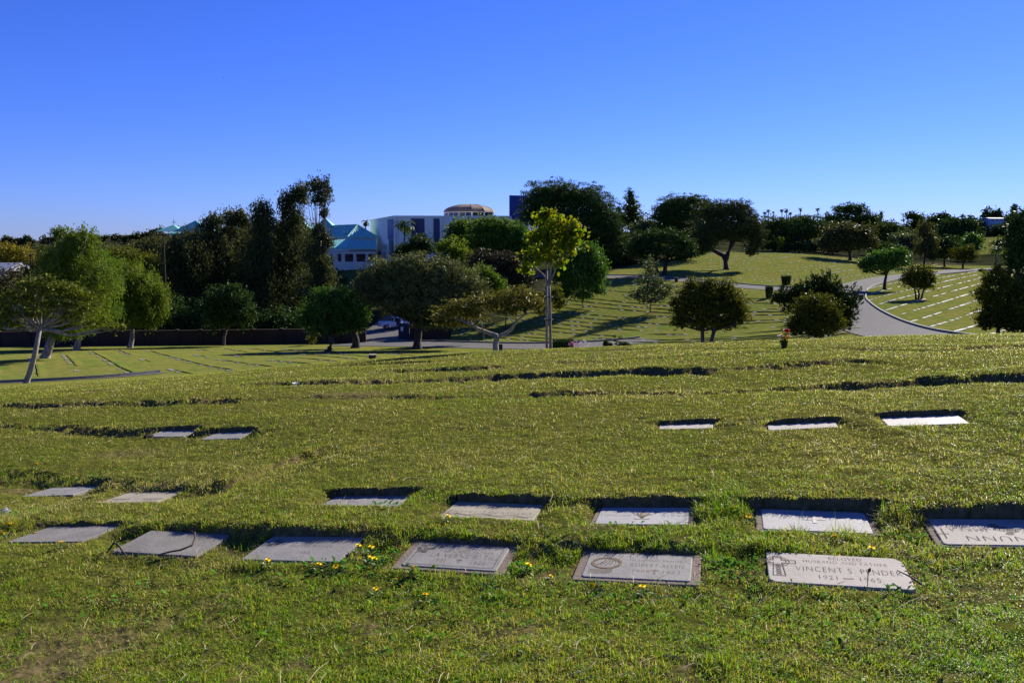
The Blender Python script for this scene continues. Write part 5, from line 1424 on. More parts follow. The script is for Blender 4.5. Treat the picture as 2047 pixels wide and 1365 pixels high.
clipped('ball_topiary', 'larger round topiary ball by the main road right of the hedge', 'topiary', 1211, 88, (.68, .68, 1.05), 'dkgreen', 900, .10, 'ball', 'topiary balls by the main road')
clipped('ball_topiary', 'smaller round topiary ball beside the larger one', 'topiary', 1220, 87.5, (.5, .5, .75), 'dkgreen', 600, .10, 'ball', 'topiary balls by the main road')
clipped('low_shrub', 'low spreading dark shrub right of the tiered topiary', 'shrub', 1248, 87, (1.5, .8, .72), 'dkgreen', 900, .10, 'ball')
clipped('low_shrub', 'flat dark shrub on the grass beyond the end of the curved road', 'shrub', 1963, 195, (1.9, 1.0, .6), 'dkgreen', 500, .22, 'ball')
def tiered():
    Y = 88; B = ground(1233, Y); T = empty('tiered_topiary', B, 'tiered pom pom topiary with bare branches by the main road', 'topiary')
    b = MB(); P = lambda x, y: at(x, y, Y)
    b.tube([B, P(1233, 685), P(1234, 680)], [.04, .035, .03], 6)
    pads = [(1228,672,9,6),(1240,674,10,6),(1229,681,5,3),(1231,687,6,3),(1239,685,5,3)]
    VV, QQ, off = [], [], 0
    for x, y, w, h in pads:
        c = P(x, y); b.tube([P(1234, 684), P((x + 1234) / 2, y + 4), c], [.025, .02, .012], 5)
        V, Q = leaf_box('', '', '', x, Y, (w * Y / F, w * Y / F, h * Y / F), 'dkgreen', 260, .06, 'ball', center=c - Vector((0, 0, h * Y / F / 2)))
        VV.append(V); QQ.append(Q + off); off += len(V)
    b.build('trunk', M['bark_dark'], T); np_mesh('foliage', np.concatenate(VV), np.concatenate(QQ), LEAF['dkgreen'], T)
tiered()

M['bin'] = solid('dark_brown_slats', (.075, .048, .036), (.045, .03, .024), scale=4, rough=.8, stretch=(6, 6, .2))
M['rim'] = solid('pale_concrete_rim', (.32, .28, .22), rough=.9)
def bin_(name, lab, px, Y, w, h, rim=True, group='slatted litter bins along the roads'):
    P = ground(px, Y); T = empty(name, P, lab, 'litter bin', group)
    b = MB(); n = 16
    b.tube([P + Vector((0,0,z)) for z in (-.05, .0, h * .95)], [w*.40, w*.42, w*.44], n)
    for k in range(n):
        a = 6.283 * k / n; c = P + Vector((math.cos(a) * w * .455, math.sin(a) * w * .455, h * .47)); b.box(c, (.02, w * .14, h * .9), a)
    b.build('slatted_body', M['bin'], T)
    r = MB(); r.tube([P + Vector((0,0,h*.95)), P + Vector((0,0,h*1.0)), P + Vector((0,0,h*1.04))], [w*.46, w*.5, w*.49], n); r.build('rim', M['rim'] if rim else M['bin'], T)
bin_('litter_bin', 'short wide brown tub with pale rim on the low left lawn', 745, 66, .70, .44)
bin_('litter_bin', 'dark litter bin behind the pale forked trunk beside the main road', 1001, 88, .46, .95, False)
bin_('litter_bin', 'dark litter bin at the near edge of the upper road', 1352, 154, .68, .82, False)
bin_('litter_bin', 'dark litter bin at the inner bend of the curved road', 1721, 111, .72, .72, False)
# small post in the left lawn
P = ground(803, 25); b = MB(); b.tube([P, P + Vector((0,0,.22))], [.008, .006], 6); b.ball(P + Vector((0,0,.23)), .012, 8, 5)
tag(b.build('marker_pin', M['bin']), 'thin dark pin standing in the crest grass left of the pale forked tree', 'pin')
# ------------------------------------------------------------------ boundary wall, gate
M['wall_brown'] = solid('shaded_brown_block_wall', (.055, .033, .025), (.035, .022, .017), scale=.8, rough=.95, bump=.3, bscale=12)  # dark brown blocks, with the shade of the trees put into the colour
def wall_run(name, lab, pts, h, cap=True):
    P0 = ground(*pts[0]); T = empty(name, P0, lab, 'wall')
    w = MB(); c = MB(); p = MB()
    for (a, ya), (b, yb) in zip(pts[:-1], pts[1:]):
        A, B = ground(a, ya), ground(b, yb); n = max(1, int((B - A).length / 3.0))
        for k in range(n):
            q, r = A.lerp(B, k / n), A.lerp(B, (k + 1) / n)
            z = float(base_z((q.x + r.x) / 2, (q.y + r.y) / 2)); d = r - q; rz = math.atan2(d.y, d.x)
            mid = Vector(((q.x + r.x) / 2, (q.y + r.y) / 2, z + h / 2 - .2)); ln = math.hypot(d.x, d.y)
            w.box(mid, (ln - .42, .2, h + .4), rz); c.box(mid + Vector((0, 0, h / 2 + .2 + .04)), (ln - .42, .28, .08), rz)
            p.box(Vector((q.x, q.y, z + h / 2 - .1)), (.4, .4, h + .6), rz)
    w.build('panel_run', M['wall_brown'], T); c.build('coping', M['wall_brown'], T); p.build('pier_run', M['wall_brown'], T)
wall_run('boundary_wall', 'long dark brown block wall behind the low left lawn', [(-120, 101), (60, 103), (260, 106), (450, 108), (620, 109), (735, 109)], 1.95)
wall_run('gate_wall', 'brown wall stub right of the gateway drive under the oak', [(822, 111), (905, 112)], 2.3)
# blue gate leaf with white notice
A, B = ground(797, 112), ground(818, 111); P = (A + B) / 2; T = empty('blue_gate', P, 'dark blue gate leaf standing open beside the brown wall stub', 'gate')
M['gate_blue'] = solid('dark_blue_paint', (.02, .035, .09), (.015, .026, .07), rough=.5)
b = MB(); rz = math.atan2((B - A).y, (B - A).x); ln = (B - A).length
for z in (.15, 1.1, 2.35): b.box(P + Vector((0, 0, z)), (ln, .06, .09), rz)
for k in range(11): b.box(A.lerp(B, k / 10) + Vector((0, 0, 1.22)), (.05, .045, 2.3), rz)
b.box(P + Vector((0, .05, 1.2)), (ln * .98, .015, 2.2), rz)
b.build('gate_leaf', M['gate_blue'], T)
s = MB(); s.box(at(803.5, 657.5, 110.9), (.36, .02, .56)); s.build('notice', solid('pale_notice_board', (.55, .62, .72), (.5, .57, .68), rough=.5), T)

# ------------------------------------------------------------------ pickup truck
def pickup():
    O = ground(790, 127) ; O.z += .055
    T = empty('pickup_truck', O, 'white pickup truck with an open door parked on the gateway drive', 'pickup truck')
    yaw = D2R(22)
    Mx = Matrix.Translation(O) @ Matrix.Rotation(yaw, 4, 'Z')     # local x = forward
    paint = solid('white_car_paint', (.72, .73, .74), (.68, .69, .70), rough=.3, spec=.5)
    glass = solid('dark_car_glass', (.02, .024, .03), rough=.08, spec=.6)
    black = solid('black_rubber', (.018, .018, .018), rough=.8); red = solid('red_tail_lamp', (.35, .02, .015), rough=.3); chrome = solid('bright_metal', (.55, .55, .55), rough=.3, metal=.9)
    inner = solid('dark_cabin', (.035, .033, .03), rough=.9)
    def part(mb, name, mat, par=T, bevel=.03):
        o = mb.build(name, mat, None, bevel=bevel); o.data.transform(Mx); put(o, par); return o
    def side(poly, y0, y1, mb):
        n = len(poly); mb.add([(x, y0, z) for x, z in poly] + [(x, y1, z) for x, z in poly], [tuple(range(n-1, -1, -1)), tuple(range(n, 2*n))] + [(i, (i+1) % n, n+(i+1) % n, n+i) for i in range(n)])
    b = MB()      # bed sides with wheel arches, front wings, bonnet, floor
    arch = lambda cx: [(cx - .46, .42), (cx - .40, .66), (cx - .2, .80), (cx, .84), (cx + .2, .80), (cx + .40, .66), (cx + .46, .42)]
    for y0, y1 in ((-.90, -.82), (.82, .90)):
        side([(-2.55, .45)] + arch(-1.55)[0:] + [(-.55, .40), (-.55, 1.12), (-2.55, 1.10)], y0, y1, b)
        side([(.60, .40), (1.10, .40)] + arch(1.62) + [(2.42, .5), (2.42, .92), (2.2, 1.02), (.60, 1.10)], y0, y1, b)
        side([(-.54, .40), (-.02, .40), (-.02, 1.11), (-.54, 1.11)], y0, y1, b)
    b.box((1.45, 0, 1.03), (1.75, 1.66, .07)); b.box((-1.55, 0, .68), (2.0, 1.62, .06)); b.box((2.40, 0, .72), (.06, 1.64, .42)); b.box((-.52, 0, .85), (.05, 1.62, .5))
    b.box((.03, 0, .42), (1.15, 1.62, .08))
    body = part(b, 'body', paint)
    c = MB()      # cabin
    prof = [(-.50, 1.12), (-.36, 1.66), (-.20, 1.72), (.62, 1.72), (1.08, 1.10)]
    for y0, y1 in ((-.82, -.77), (.77, .82)):
        side([(-.50, 1.12), (-.36, 1.66), (-.20, 1.72), (-.10, 1.72), (-.16, 1.60), (-.22, 1.56), (-.34, 1.16), (-.34, 1.12)], y0, y1, c)
        side([(-.10, 1.66), (.60, 1.66), (.62, 1.72), (-.10, 1.72)], y0, y1, c)
        side([(.98, 1.11), (1.08, 1.10), (.66, 1.72), (.58, 1.70)], y0, y1, c)
    side([(-.30, 1.70), (.62, 1.70), (.58, 1.76), (-.22, 1.76)], -.80, .80, c)
    cab = part(c, 'cab', paint)
    g = MB(); g.quad((-.47, -.72, 1.18), (-.47, .72, 1.18), (-.36, .68, 1.64), (-.36, -.68, 1.64)); g.quad((1.03, -.74, 1.13), (1.03, .74, 1.13), (.62, .70, 1.68), (.62, -.70, 1.68))
    g.quad((-.30, .79, 1.14), (1.0, .79, 1.14), (.60, .79, 1.66), (-.20, .79, 1.66)); part(g, 'window', glass, T, 0)
    i = MB(); i.box((.25, 0, .85), (1.3, 1.5, .5)); i.box((-.1, -.38, 1.15), (.25, .5, .6)); i.box((-.1, .38, 1.15), (.25, .5, .6)); part(i, 'seat', inner)
    t = MB(); t.box((-2.57, 0, .86), (.06, 1.62, .48)); tg = part(t, 'tailgate', paint)
    h = MB(); h.box((-2.605, 0, .98), (.02, .3, .07)); part(h, 'handle', black, tg, 0)
    bp = MB(); bp.box((-2.66, 0, .50), (.16, 1.74, .16)); part(bp, 'rear_bumper', chrome); bp = MB(); bp.box((2.47, 0, .50), (.14, 1.76, .2)); part(bp, 'front_bumper', chrome)
    for y in (-.86, .86):
        l = MB(); l.box((-2.57, y, .88), (.07, .09, .34)); part(l, 'tail_light', red, T, .01)
    for x in (-1.55, 1.62):
        for y in (-.80, .80):
            w = MB(); pts = [Vector((x, y + s * .11, .36)) for s in (-1, -.8, .8, 1)]; w.tube(pts, [.30, .36, .36, .30], 20); wh = part(w, 'wheel', black, T, 0)
            r = MB(); r.tube([Vector((x, y + math.copysign(.085, y), .36)), Vector((x, y + math.copysign(.125, y), .36))], [.2, .17], 14); part(r, 'rim', chrome, wh, 0)
    # near side door swung open
    d = MB(); hx, hy = 1.02, -.86; a = -D2R(62)
    def sw(x, y, z): dx = x - hx; return (hx + dx * math.cos(-a) - y * math.sin(-a) * 1.0, hy + dx * math.sin(-a) + y * math.cos(-a), z)
    def pan(poly, y0=-.03, y1=.03):
        n = len(poly); d.add([sw(x, y0, z) for x, z in poly] + [sw(x, y1, z) for x, z in poly], [tuple(range(n-1, -1, -1)), tuple(range(n, 2*n))] + [(i, (i+1) % n, n+(i+1) % n, n+i) for i in range(n)])
    pan([(.02, .45), (1.0, .45), (1.0, 1.10), (.02, 1.12)]); pan([(.02, 1.12), (.08, 1.12), (.06, 1.68), (.0, 1.66)]); pan([(.06, 1.62), (.56, 1.62), (.58, 1.69), (.02, 1.69)]); pan([(.92, 1.10), (1.0, 1.10), (.60, 1.68), (.53, 1.64)])
    part(d, 'door', paint, T, .015)
pickup()

# ------------------------------------------------------------------ white modern building with dome and blue tower
M['white_wall'] = solid('white_render', (.90, .83, .68), (.85, .78, .63), scale=.6, rough=.85, bump=.1, bscale=8)
M['blue_panel'] = solid('blue_wall_panels', (.030, .06, .24), (.025, .05, .20), scale=1.5, rough=.5)
M['blue_glass'] = solid('blue_tinted_glass', (.010, .018, .075), (.007, .013, .055), scale=1.0, rough=.2, spec=.3)
M['dark_glass'] = solid('dark_window_glass', (.02, .03, .06), (.015, .022, .045), scale=2, rough=.12, spec=.6)
M['dome_brown'] = solid('weathered_brown_dome', (.27, .19, .12), (.17, .12, .08), scale=1.2, rough=.8, bump=.2, bscale=6, stretch=(1, 1, 2.5))
M['teal_roof'] = None
def teal():
    m, nt, N, L = new_mat('teal_metal_roof')
    out = N('ShaderNodeOutputMaterial'); b = N('ShaderNodeBsdfPrincipled'); L(b.outputs[0], out.inputs[0]); b.inputs['Roughness'].default_value = .5
    tc = N('ShaderNodeTexCoord'); n = N('ShaderNodeTexNoise'); n.inputs['Scale'].default_value = .8; n.inputs['Detail'].default_value = 6; L(tc.outputs['Object'], n.inputs[0])
    r = ramp(N, [(.3, (.17, .47, .36)), (.7, (.21, .56, .43))]); L(n.outputs[0], r.inputs[0]); L(r.outputs[0], b.inputs['Base Color'])
    return m
M['teal_roof'] = teal()
M['cream_wall'] = solid('cream_render', (.66, .60, .52), (.58, .53, .45), scale=.7, rough=.9)

def face_box(mb, x0, x1, z0, z1, A, ax, nrm, t0, t1):
    """box on a facade: along ax from x0..x1, z0..z1, from depth t0 to t1 along the outward normal."""
    pts = []
    for t in (t0, t1):
        for x, z in ((x0, z0), (x1, z0), (x1, z1), (x0, z1)):
            pts.append(A + ax * x + nrm * t + Vector((0, 0, z)))
    mb.add(pts, [(3,2,1,0),(4,5,6,7),(0,1,5,4),(1,2,6,5),(2,3,7,6),(3,0,4,7)])

def white_building():
    Yc = 200
    zt = at(788, 434, Yc).z; A = at(788, 434, Yc); A.z = 0
    L_ = at(740, 442, 1); kk = (zt - CZ) / (L_.z - CZ); B = at(740, 442, kk); B.z = 0
    C = at(1006, 438, Yc + 2); C.z = 0
    zb = float(base_z(A.x, A.y)) - 6
    T = empty('white_building', (A.x, A.y, zb + 6), 'white flat roofed building with blue panels and a brown dome', 'building')
    back = Vector((6, 30, 0))
    w = MB(); w.prism([(B.x, B.y), (A.x, A.y), (C.x, C.y), (C.x + 4, C.y + 30), (B.x + 14, B.y + 22)], zb, zt); w.build('wall', M['white_wall'], T)
    # parapet line
    pr = MB()
    for P, Q in ((B, A), (A, C)):
        d = (Q - P); ln = d.length; d.normalize(); n = Vector((d.y, -d.x, 0)); face_box(pr, -.1, ln + .1, zt - .02, zt + .35, P, d, n, -.4, .12)
    pr.build('parapet', M['white_wall'], T)
    # left facade
    d = (A - B); ln = d.length; d.normalize(); n = Vector((d.y, -d.x, 0))
    def fx(px):     # along-facade distance of a pixel column
        u = ray(px, 470)[0]; return (u * B.y - B.x) / (d.x - u * d.y)
    q = MB(); z478 = at(780, 478, 208).z; face_box(q, fx(775.5), fx(787), z478, zt - .4, B, d, n, -.1, .10); q.build('blue_panel', M['blue_panel'], T)
    q = MB(); face_box(q, fx(777), fx(786), z478 - 5.2, z478 - .02, B, d, n, -.1, .06); dr = q.build('entrance_recess', solid('grey_green_recess', (.16, .19, .18), rough=.8), T)
    q = MB(); face_box(q, fx(783), fx(786.5), z478 - 5.0, z478 - .4, B, d, n, .062, .12); q.build('door', M['dark_glass'], dr)
    for x in (763.2, 768.0, 772.6):
        q = MB(); zz = at(768, 493, 220).z; face_box(q, fx(x) - .42, fx(x) + .42, zz - .6, zz + .55, B, d, n, -.1, .05); q.build('window', M['dark_glass'], T)
    # front facade
    d2 = (C - A); d2.normalize(); n2 = Vector((d2.y, -d2.x, 0))
    def gx(px): u = ray(px, 470)[0]; return (u * A.y - A.x) / (d2.x - u * d2.y)
    for x0, x1, z0, z1, mt, nm in ((822, 849, 515, 437, 'blue_glass', 'window'), (867, 879.5, 515, 437, 'blue_glass', 'window'), (905, 911, 441, 437, 'dark_glass', 'window'), (942, 955, 441, 437, 'dark_glass', 'window'), (960, 973, 441, 437, 'dark_glass', 'window'), (977, 990, 441, 437, 'dark_glass', 'window')):
        q = MB(); a, b = at(x0, z0, Yc + 1).z, at(x0, z1, Yc + 1).z; face_box(q, gx(x0), gx(x1), a, b, A, d2, n2, -.1, .05); wn = q.build(nm, M[mt], T)
        if x1 - x0 > 8 and z0 > 500:
            mu = MB()
            for k in range(1, 4): xx = gx(x0) + (gx(x1) - gx(x0)) * k / 4; face_box(mu, xx - .05, xx + .05, a, b, A, d2, n2, .052, .12)
            for k in range(1, 5): zz = a + (b - a) * k / 5; face_box(mu, gx(x0), gx(x1), zz - .04, zz + .04, A, d2, n2, .053, .10)
            mu.build('mullions', M['blue_panel'], wn)
    q = MB()
    for x in (789.5, 864.0, 881.5): face_box(q, gx(x) - .25, gx(x) + .25, zb, zt - .1, A, d2, n2, 0, .45)
    q.build('pilasters', M['white_wall'], T)
    # drum and dome
    c = at(938, 426, 216); r = 51 / F * 216; zd = at(938, 426, 216).z; zdr = zt + .02
    dm = MB(); N_ = 12
    zz0 = zd; H = at(938, 408.5, 216).z - zd; rs = 1.0
    prof = [(r * math.cos(a), zz0 + H * math.sin(a) / 1.0) for a in np.linspace(.06, math.pi / 2 - .02, 9)]
    vs = []; fs = []
    for rr_, z in prof:
        for k in range(N_): a = 2 * math.pi * (k + .3) / N_; vs.append((c.x + rr_ * math.cos(a), c.y + rr_ * math.sin(a), z))
    for j in range(len(prof) - 1):
        for k in range(N_): fs.append((j*N_+k, j*N_+(k+1) % N_, (j+1)*N_+(k+1) % N_, (j+1)*N_+k))
    fs.append(tuple((len(prof)-1)*N_ + k for k in range(N_)))
    dm.add(vs, fs)
    dome = dm.build('dome', M['dome_brown'], T)
    rb = MB()
    for k in range(N_):
        a = 2 * math.pi * (k + .3) / N_; rb.tube([Vector((c.x + p * math.cos(a), c.y + p * math.sin(a), z + .01)) for p, z in prof], .05, 5)
    rb.build('ribs', M['dome_brown'], dome)
    dr = MB(); poly = [(c.x + r * .97 * math.cos(2*math.pi*(k+.3)/N_), c.y + r * .97 * math.sin(2*math.pi*(k+.3)/N_)) for k in range(N_)]
    dr.prism(poly, zdr, zd + .35); drum = dr.build('drum', M['white_wall'], T)
    for k in range(N_):
        p0, p1 = Vector((*poly[k], 0)), Vector((*poly[(k+1) % N_], 0)); dd = p1 - p0; l_ = dd.length; dd.normalize(); nn = Vector((dd.y, -dd.x, 0))
        if nn.y > .2: continue
        for s_ in (0, 1):
            wb = MB(); face_box(wb, l_ * (.06 + .47 * s_), l_ * (.47 + .47 * s_), zd - 1.0, zd - .05, p0, dd, nn, -.1, .06); wb.build('window', M['dark_glass'], drum)
    # blue tower and white block at right
    t = MB(); a, b = at(1018, 390, 212), at(1056, 389, 214); t.prism([(a.x, a.y), (b.x, b.y), (b.x + 2, b.y + 10), (a.x + 2, a.y + 10)], zb, at(1018, 390.5, 212).z); t.build('blue_tower', M['blue_panel'], T)
    t = MB(); a, b = at(994, 431, 209), at(1019, 431, 210); t.prism([(a.x, a.y), (b.x, b.y), (b.x + 2, b.y + 8), (a.x + 2, a.y + 8)], zb, at(994, 431.5, 209).z); t.build('side_block', M['white_wall'], T)
    v = MB(); p = at(1046, 387.5, 216); v.tube([p - Vector((0,0,.6)), p + Vector((0,0,.3))], .12, 6); v.ball(p + Vector((0,0,.4)), (.45,.3,.22), 8, 5); v.build('roof_vent', M['dark_glass'], T)
white_building()

def hip_roof(mb, c0, c1, w, zE, zR, over=.8, hip0=True, hip1=True):
    """hipped roof over the line c0..c1 (plan), half width w, eaves zE, ridge zR."""
    d = Vector((c1[0] - c0[0], c1[1] - c0[1], 0)); L_ = d.length; d.normalize(); n = Vector((-d.y, d.x, 0)); w += over
    a = Vector((*c0, 0)) - d * over; b = Vector((*c1, 0)) + d * over
    k = min(w, L_ / 2)
    e = [a - n*w, b - n*w, b + n*w, a + n*w]; e = [p + Vector((0, 0, zE)) for p in e]
    r0 = a + d * (k if hip0 else 0) + Vector((0, 0, zR)); r1 = b - d * (k if hip1 else 0) + Vector((0, 0, zR))
    mb.add(e + [r0, r1], [(0, 1, 5, 4), (1, 2, 5), (2, 3, 4, 5), (3, 0, 4)])
    u = [p - Vector((0, 0, .35)) for p in e]
    mb.add(e + u, [(0, 4, 5, 1), (1, 5, 6, 2), (2, 6, 7, 3), (3, 7, 4, 0), (4, 7, 6, 5)])

def seams(mb, e0, e1, r0, r1, n, s=.06):
    for k in range(n + 1):
        t = k / n; p, q = e0.lerp(e1, t), r0.lerp(r1, t); mb.tube([p + Vector((0,0,.03)), q + Vector((0,0,.03))], s, 4)

def teal_hall():
    Y = 222
    e = at(695, 473, Y); zE = e.z; zR = at(715, 449, Y + 8).z; zb = float(base_z(e.x, e.y)) - 5
    T = empty('teal_roof_hall', (e.x, e.y, zb + 5), 'cream hall with teal hipped metal roof beside the white building', 'building')
    # main block: gable hip end faces the camera, ridge runs back to the left
    ex = at(755, 473, Y - 1); R0 = at(715, 449, Y + 8); R1 = at(655, 457, Y + 26); R1.z = R0.z
    l0 = at(640, 478, Y + 22); l0.z = zE; back = Vector((8, 26, 0))
    rf = MB(); E, X = Vector((e.x, e.y, zE)), Vector((ex.x, ex.y, zE)); Lf = Vector((l0.x, l0.y, zE)); Bk = X + (Lf - E)
    rf.add([E, X, Bk, Lf, R0, R1], [(0, 1, 4), (1, 2, 5, 4), (2, 3, 5), (3, 0, 4, 5)]); rf.add([E, X, Bk, Lf, E - Vector((0,0,.4)), X - Vector((0,0,.4)), Bk - Vector((0,0,.4)), Lf - Vector((0,0,.4))], [(0,4,5,1),(1,5,6,2),(2,6,7,3),(3,7,4,0),(7,6,5,4)])
    roof = rf.build('roof', M['teal_roof'], T)
    sm = MB(); seams(sm, E, X, R0 + (E - R0) * .02, R0 + (X - R0) * .02, 10, .05); seams(sm, Lf, E, R1, R0, 14, .05); sm.tube([E, R0, R1], .12, 5); sm.build('seams', M['teal_roof'], roof)
    vt = MB(); v = E.lerp(R0, .3) + (Lf - E) * .12; vt.box(v + Vector((0, 0, .25)), (1.8, 1.4, .7), .4); vt.build('skylight', solid('pale_teal_skylight', (.35, .62, .60), rough=.4), roof)
    ins = lambda p, k=.05: p.lerp((E + X + Bk + Lf) / 4, k)
    w = MB(); w.prism([(p.x, p.y) for p in (ins(E), ins(X), ins(Bk), ins(Lf))], zb, zE - .41); w.build('wall', M['cream_wall'], T)
    # porch in front
    pz0 = at(690, 495.5, Y - 14).z; pz1 = at(690, 481, Y - 4).z
    a, b = at(659, 497, Y - 12), at(752, 494, Y - 14); c, d = at(660, 481, Y - 2), at(752, 481, Y - 3)
    a.z = b.z = pz0; c.z = d.z = pz1
    mid = a.lerp(b, .38); ck = c.lerp(d, .42)
    pr = MB(); pr.add([a, mid + Vector((0,0,.05)), ck + Vector((0, 0, .5)), c], [(0, 1, 2, 3)]); pr.add([mid + Vector((0,0,.05)), b, d, ck + Vector((0, 0, .5))], [(0, 1, 2, 3)])
    dn = Vector((0, 0, .4)); pr.add([a, b, b - dn, a - dn, d, d - dn, c, c - dn], [(0, 3, 2, 1), (1, 2, 5, 4), (0, 6, 7, 3), (3, 7, 5, 2)])
    pch = pr.build('porch_roof', M['teal_roof'], T)
    sm = MB(); seams(sm, a, mid, c, ck + Vector((0,0,.5)), 8, .05); seams(sm, mid, b, ck + Vector((0,0,.5)), d, 14, .05); sm.tube([mid + Vector((0,0,.1)), ck + Vector((0,0,.6))], .2, 5); sm.build('seams', M['teal_roof'], pch)
    pw = MB(); A0 = a + Vector((.6, 1.0, 0)); B0 = b + Vector((0, 1.0, 0)); dx = (B0 - A0); ln = dx.length; dx.normalize(); nn = Vector((dx.y, -dx.x, 0))
    zt_ = pz0 - .42; zo1 = zt_ - .6; zo0 = zt_ - 2.6
    face_box(pw, 0, ln, zo1, zt_, A0, dx, nn, -.3, 0); face_box(pw, 0, ln, zb, zo0, A0, dx, nn, -.302, .002)
    for x0, x1 in ((0, .10), (.19, .27), (.46, .53), (.74, .80), (.97, 1.0)): face_box(pw, ln * x0, ln * x1, zo0, zo1, A0, dx, nn, -.29, -.002)
    pw.build('porch_wall', M['cream_wall'], T)
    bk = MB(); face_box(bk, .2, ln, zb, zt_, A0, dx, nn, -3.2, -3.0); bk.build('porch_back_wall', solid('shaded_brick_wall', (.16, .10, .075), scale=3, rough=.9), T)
    ax_ = MB(); ax_.box(A0 + dx * ln * .30 + nn * -1.2 + Vector((0, 0, zo1 - .3)), (.5, .4, .5)); ax_.build('blue_lamp', solid('blue_enamel', (.03, .08, .5), rough=.4), T)
    # small pyramid lantern
    p = at(651, 436.5, Y + 24); zl = at(651, 453, Y + 24).z; hw = 2.9
    py = MB(); c_ = [Vector((p.x + sx * hw, p.y + sy * hw, zl)) for sx, sy in ((-1,-1),(1,-1),(1,1),(-1,1))]; py.add(c_ + [Vector((p.x, p.y, p.z))], [(0,1,4),(1,2,4),(2,3,4),(3,0,4),(3,2,1,0)]); py.build('lantern_roof', M['teal_roof'], T)
    lw = MB(); lw.box((p.x, p.y, zl - 1.5), (hw * 1.6, hw * 1.6, 2.96)); lw.build('lantern_wall', M['cream_wall'], T)
teal_hall()

def teal_wing():
    Y = 250; P = ground(450, Y); zb = P.z - 4
    zE = at(430, 466, Y).z; zR = at(430, 453, Y).z
    T = empty('teal_roof_wing', P, 'long cream building with teal pyramid roofs hidden behind the eucalyptus trees', 'building')
    a, b = at(345, 466, Y + 14), at(620, 466, Y)
    r = MB(); hip_roof(r, (a.x, a.y + 8), (b.x, b.y + 8), 7, zE, zR); r.build('roof', M['teal_roof'], T)
    w = MB(); d = Vector((b.x - a.x, b.y - a.y, 0)); ln = d.length; d.normalize(); n = Vector((-d.y, d.x, 0)); m = (a + b) / 2 + Vector((0, 8, 0)); w.box((m.x, m.y, (zb + zE - .4) / 2), (ln, 14, zE - .4 - zb), math.atan2(d.y, d.x)); w.build('wall', M['cream_wall'], T)
    for px, py, hw in ((346.5, 449.5, 4.2), (391.5, 440.5, 5.2), (524, 433, 4.0), (602, 440, 4.5)):
        p = at(px, py, Y + 4); zl = zE + .5; k = hw; pm = MB(); c_ = [Vector((p.x + sx * k, p.y + sy * k, zl + (.3 if px > 500 else 0))) for sx, sy in ((-1,-1),(1,-1),(1,1),(-1,1))]
        pm.add(c_ + [p], [(0,1,4),(1,2,4),(2,3,4),(3,0,4),(3,2,1,0)]); pm.build('pyramid_roof', M['teal_roof'], T)
teal_wing()

# ------------------------------------------------------------------ small far houses, poles, masts, plane
def house(name, lab, px, py, Y, w, dpt, h, wall, roof, rz, pitch=.5):
    P = at(px, py, Y); g_ = ground(px, Y); T = empty(name, (P.x, P.y, P.z - h), lab, 'house')
    Mx = Matrix.Translation((P.x, P.y, P.z)) @ Matrix.Rotation(rz, 4, 'Z')
    b = MB(); b.box((0, 0, -h / 2 - 2), (w, dpt, h + 4)); o = b.build('wall', wall); o.data.transform(Mx); put(o, T)
    r = MB(); e = .5; z1 = pitch * dpt / 2
    r.add([(-w/2-e, -dpt/2-e, 0.02), (w/2+e, -dpt/2-e, 0.02), (w/2+e, dpt/2+e, 0.02), (-w/2-e, dpt/2+e, 0.02), (-w/2-e, 0, z1), (w/2+e, 0, z1)], [(0,1,5,4),(2,3,4,5),(1,2,5),(3,0,4),(3,2,1,0)])
    o = r.build('roof', roof); o.data.transform(Mx); put(o, T)
    for k in (-.3, .0, .3):
        q = MB(); q.box((k * w, -dpt / 2 - .02, -h * .45), (w * .14, .06, h * .4)); o = q.build('window', M['dark_glass']); o.data.transform(Mx); put(o, T)
wr = solid('weathered_white_roof', (.36, .37, .40), (.17, .175, .19), scale=2.5, rough=.7)
house('white_roof_house', 'house with mottled white roof among dark trees at the left edge', 6, 541, 152, 7.5, 8, 2.5, M['cream_wall'], wr, D2R(-12), .38)
house('blue_house', 'pale blue flat house on the ridge near the right edge', 1984, 437, 470, 9, 8, 2.6, solid('pale_blue_wall', (.30, .40, .55), (.26, .35, .5), rough=.8), solid('pale_blue_roof', (.40, .48, .60), rough=.6), D2R(5), .12)

M['pole'] = solid('brown_utility_wood', (.07, .04, .025), (.04, .025, .016), scale=3, rough=.95)
def pole(name, lab, px, Y, top, arms, r=.11):
    B = ground(px, Y); t = at(top[0], top[1], Y); T = empty(name, B, lab, 'utility pole')
    b = MB(); b.tube([B - Vector((0,0,.5)), t], [r * 1.25, r], 9); b.build('post', M['pole'], T)
    for py, wpx in arms:
        c = at(top[0] + .3, py, Y); h = wpx / F * Y / 2; a = MB(); a.box(c + Vector((0, -.12, 0)), (2 * h, .12, .16)); arm = a.build('crossarm', M['pole'], T)
        for k in (-.9, -.45, .45, .9):
            i = MB(); i.tube([c + Vector((k * h, -.12, .08)), c + Vector((k * h, -.12, .26))], [.05, .07], 7); i.build('insulator', M['dark_glass'], arm)
pole('utility_pole', 'tall leaning brown utility pole with crossarm before the left eucalyptus', 336, 118, (326, 466), [(470.5, 26)])
pole('utility_pole', 'short brown utility pole with crossarm beside the golden tree', 64, 148, (61.5, 508), [(510, 14)])
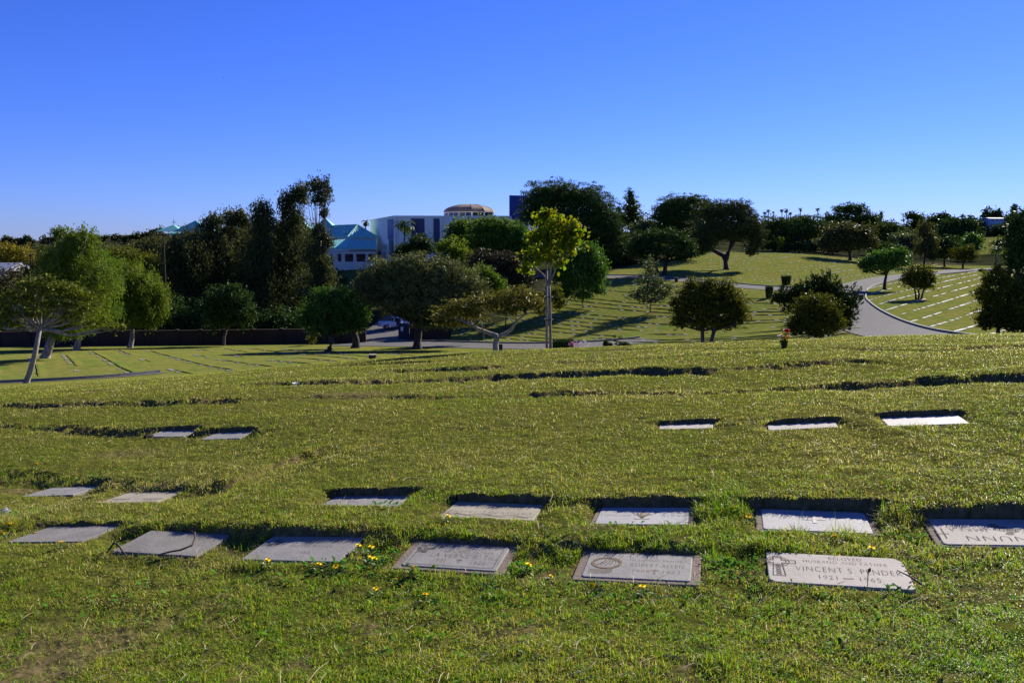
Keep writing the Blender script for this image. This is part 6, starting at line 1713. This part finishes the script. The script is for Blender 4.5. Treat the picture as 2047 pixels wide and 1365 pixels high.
def mast(lab, px, py0, py1, Y, arms=()):
    a, t = at(px, py1, Y), at(px, py0, Y); b = MB(); b.tube([a, t], [.35, .22], 6)
    for y, w in arms:
        c = at(px, y, Y); b.tube([c - Vector((w / F * Y, 0, 0)), c, c + Vector((w / F * Y, 0, 0))], .18, 5)
    tag(b.build('radio_mast', solid('grey_steel', (.2, .2, .22), rough=.5)), lab, 'mast')
mast('thin plain mast above the tall pepper tree', 163, 448, 475, 800)
mast('thin mast with short crossbars above the teal pyramid roof', 347.5, 438, 470, 790, [(445, 4.5), (443, 2)])

def plane():
    O = at(446.5, 155.5, 2600); T = empty('airplane', O, 'tiny white airplane high in the blue sky', 'airplane')
    Mx = Matrix.Translation(O) @ Matrix.Rotation(D2R(-18), 4, 'Z') @ Matrix.Rotation(D2R(14), 4, 'Y')
    wm = M['white_metal']
    def part(b, nm):
        o = b.build(nm, wm, smooth=False); o.data.transform(Mx); put(o, T)
    b = MB(); b.tube([Vector((x, 0, 0)) for x in (-5.2, -4.6, -3, 0, 3, 4.8, 5.3)], [.15, .35, .6, .85, .8, .45, .12], 12); part(b, 'fuselage')
    for s in (-1, 1):
        b = MB(); b.add([(-.2, s*.6, .1), (1.6, s*.6, .1), (.6, s*7, .5), (-.3, s*7, .5), (-.2, s*.6, .3), (1.6, s*.6, .3), (.6, s*7, .6), (-.3, s*7, .6)], [(0,1,2,3),(7,6,5,4),(0,4,5,1),(1,5,6,2),(2,6,7,3),(3,7,4,0)]); part(b, 'wing')
        b = MB(); b.add([(-4.9, s*.2, .2), (-4.0, s*.2, .2), (-4.5, s*2.2, .3), (-5.1, s*2.2, .3), (-4.9, s*.2, .35), (-4.0, s*.2, .35), (-4.5, s*2.2, .4), (-5.1, s*2.2, .4)], [(0,1,2,3),(7,6,5,4),(0,4,5,1),(1,5,6,2),(2,6,7,3),(3,7,4,0)]); part(b, 'tailplane')
    b = MB(); b.add([(-5.1, -.08, .3), (-3.6, -.08, .5), (-4.9, -.06, 2.4), (-5.5, -.06, 2.4), (-5.1, .08, .3), (-3.6, .08, .5), (-4.9, .06, 2.4), (-5.5, .06, 2.4)], [(0,1,2,3),(7,6,5,4),(0,4,5,1),(1,5,6,2),(2,6,7,3),(3,7,4,0)]); part(b, 'fin')
plane()
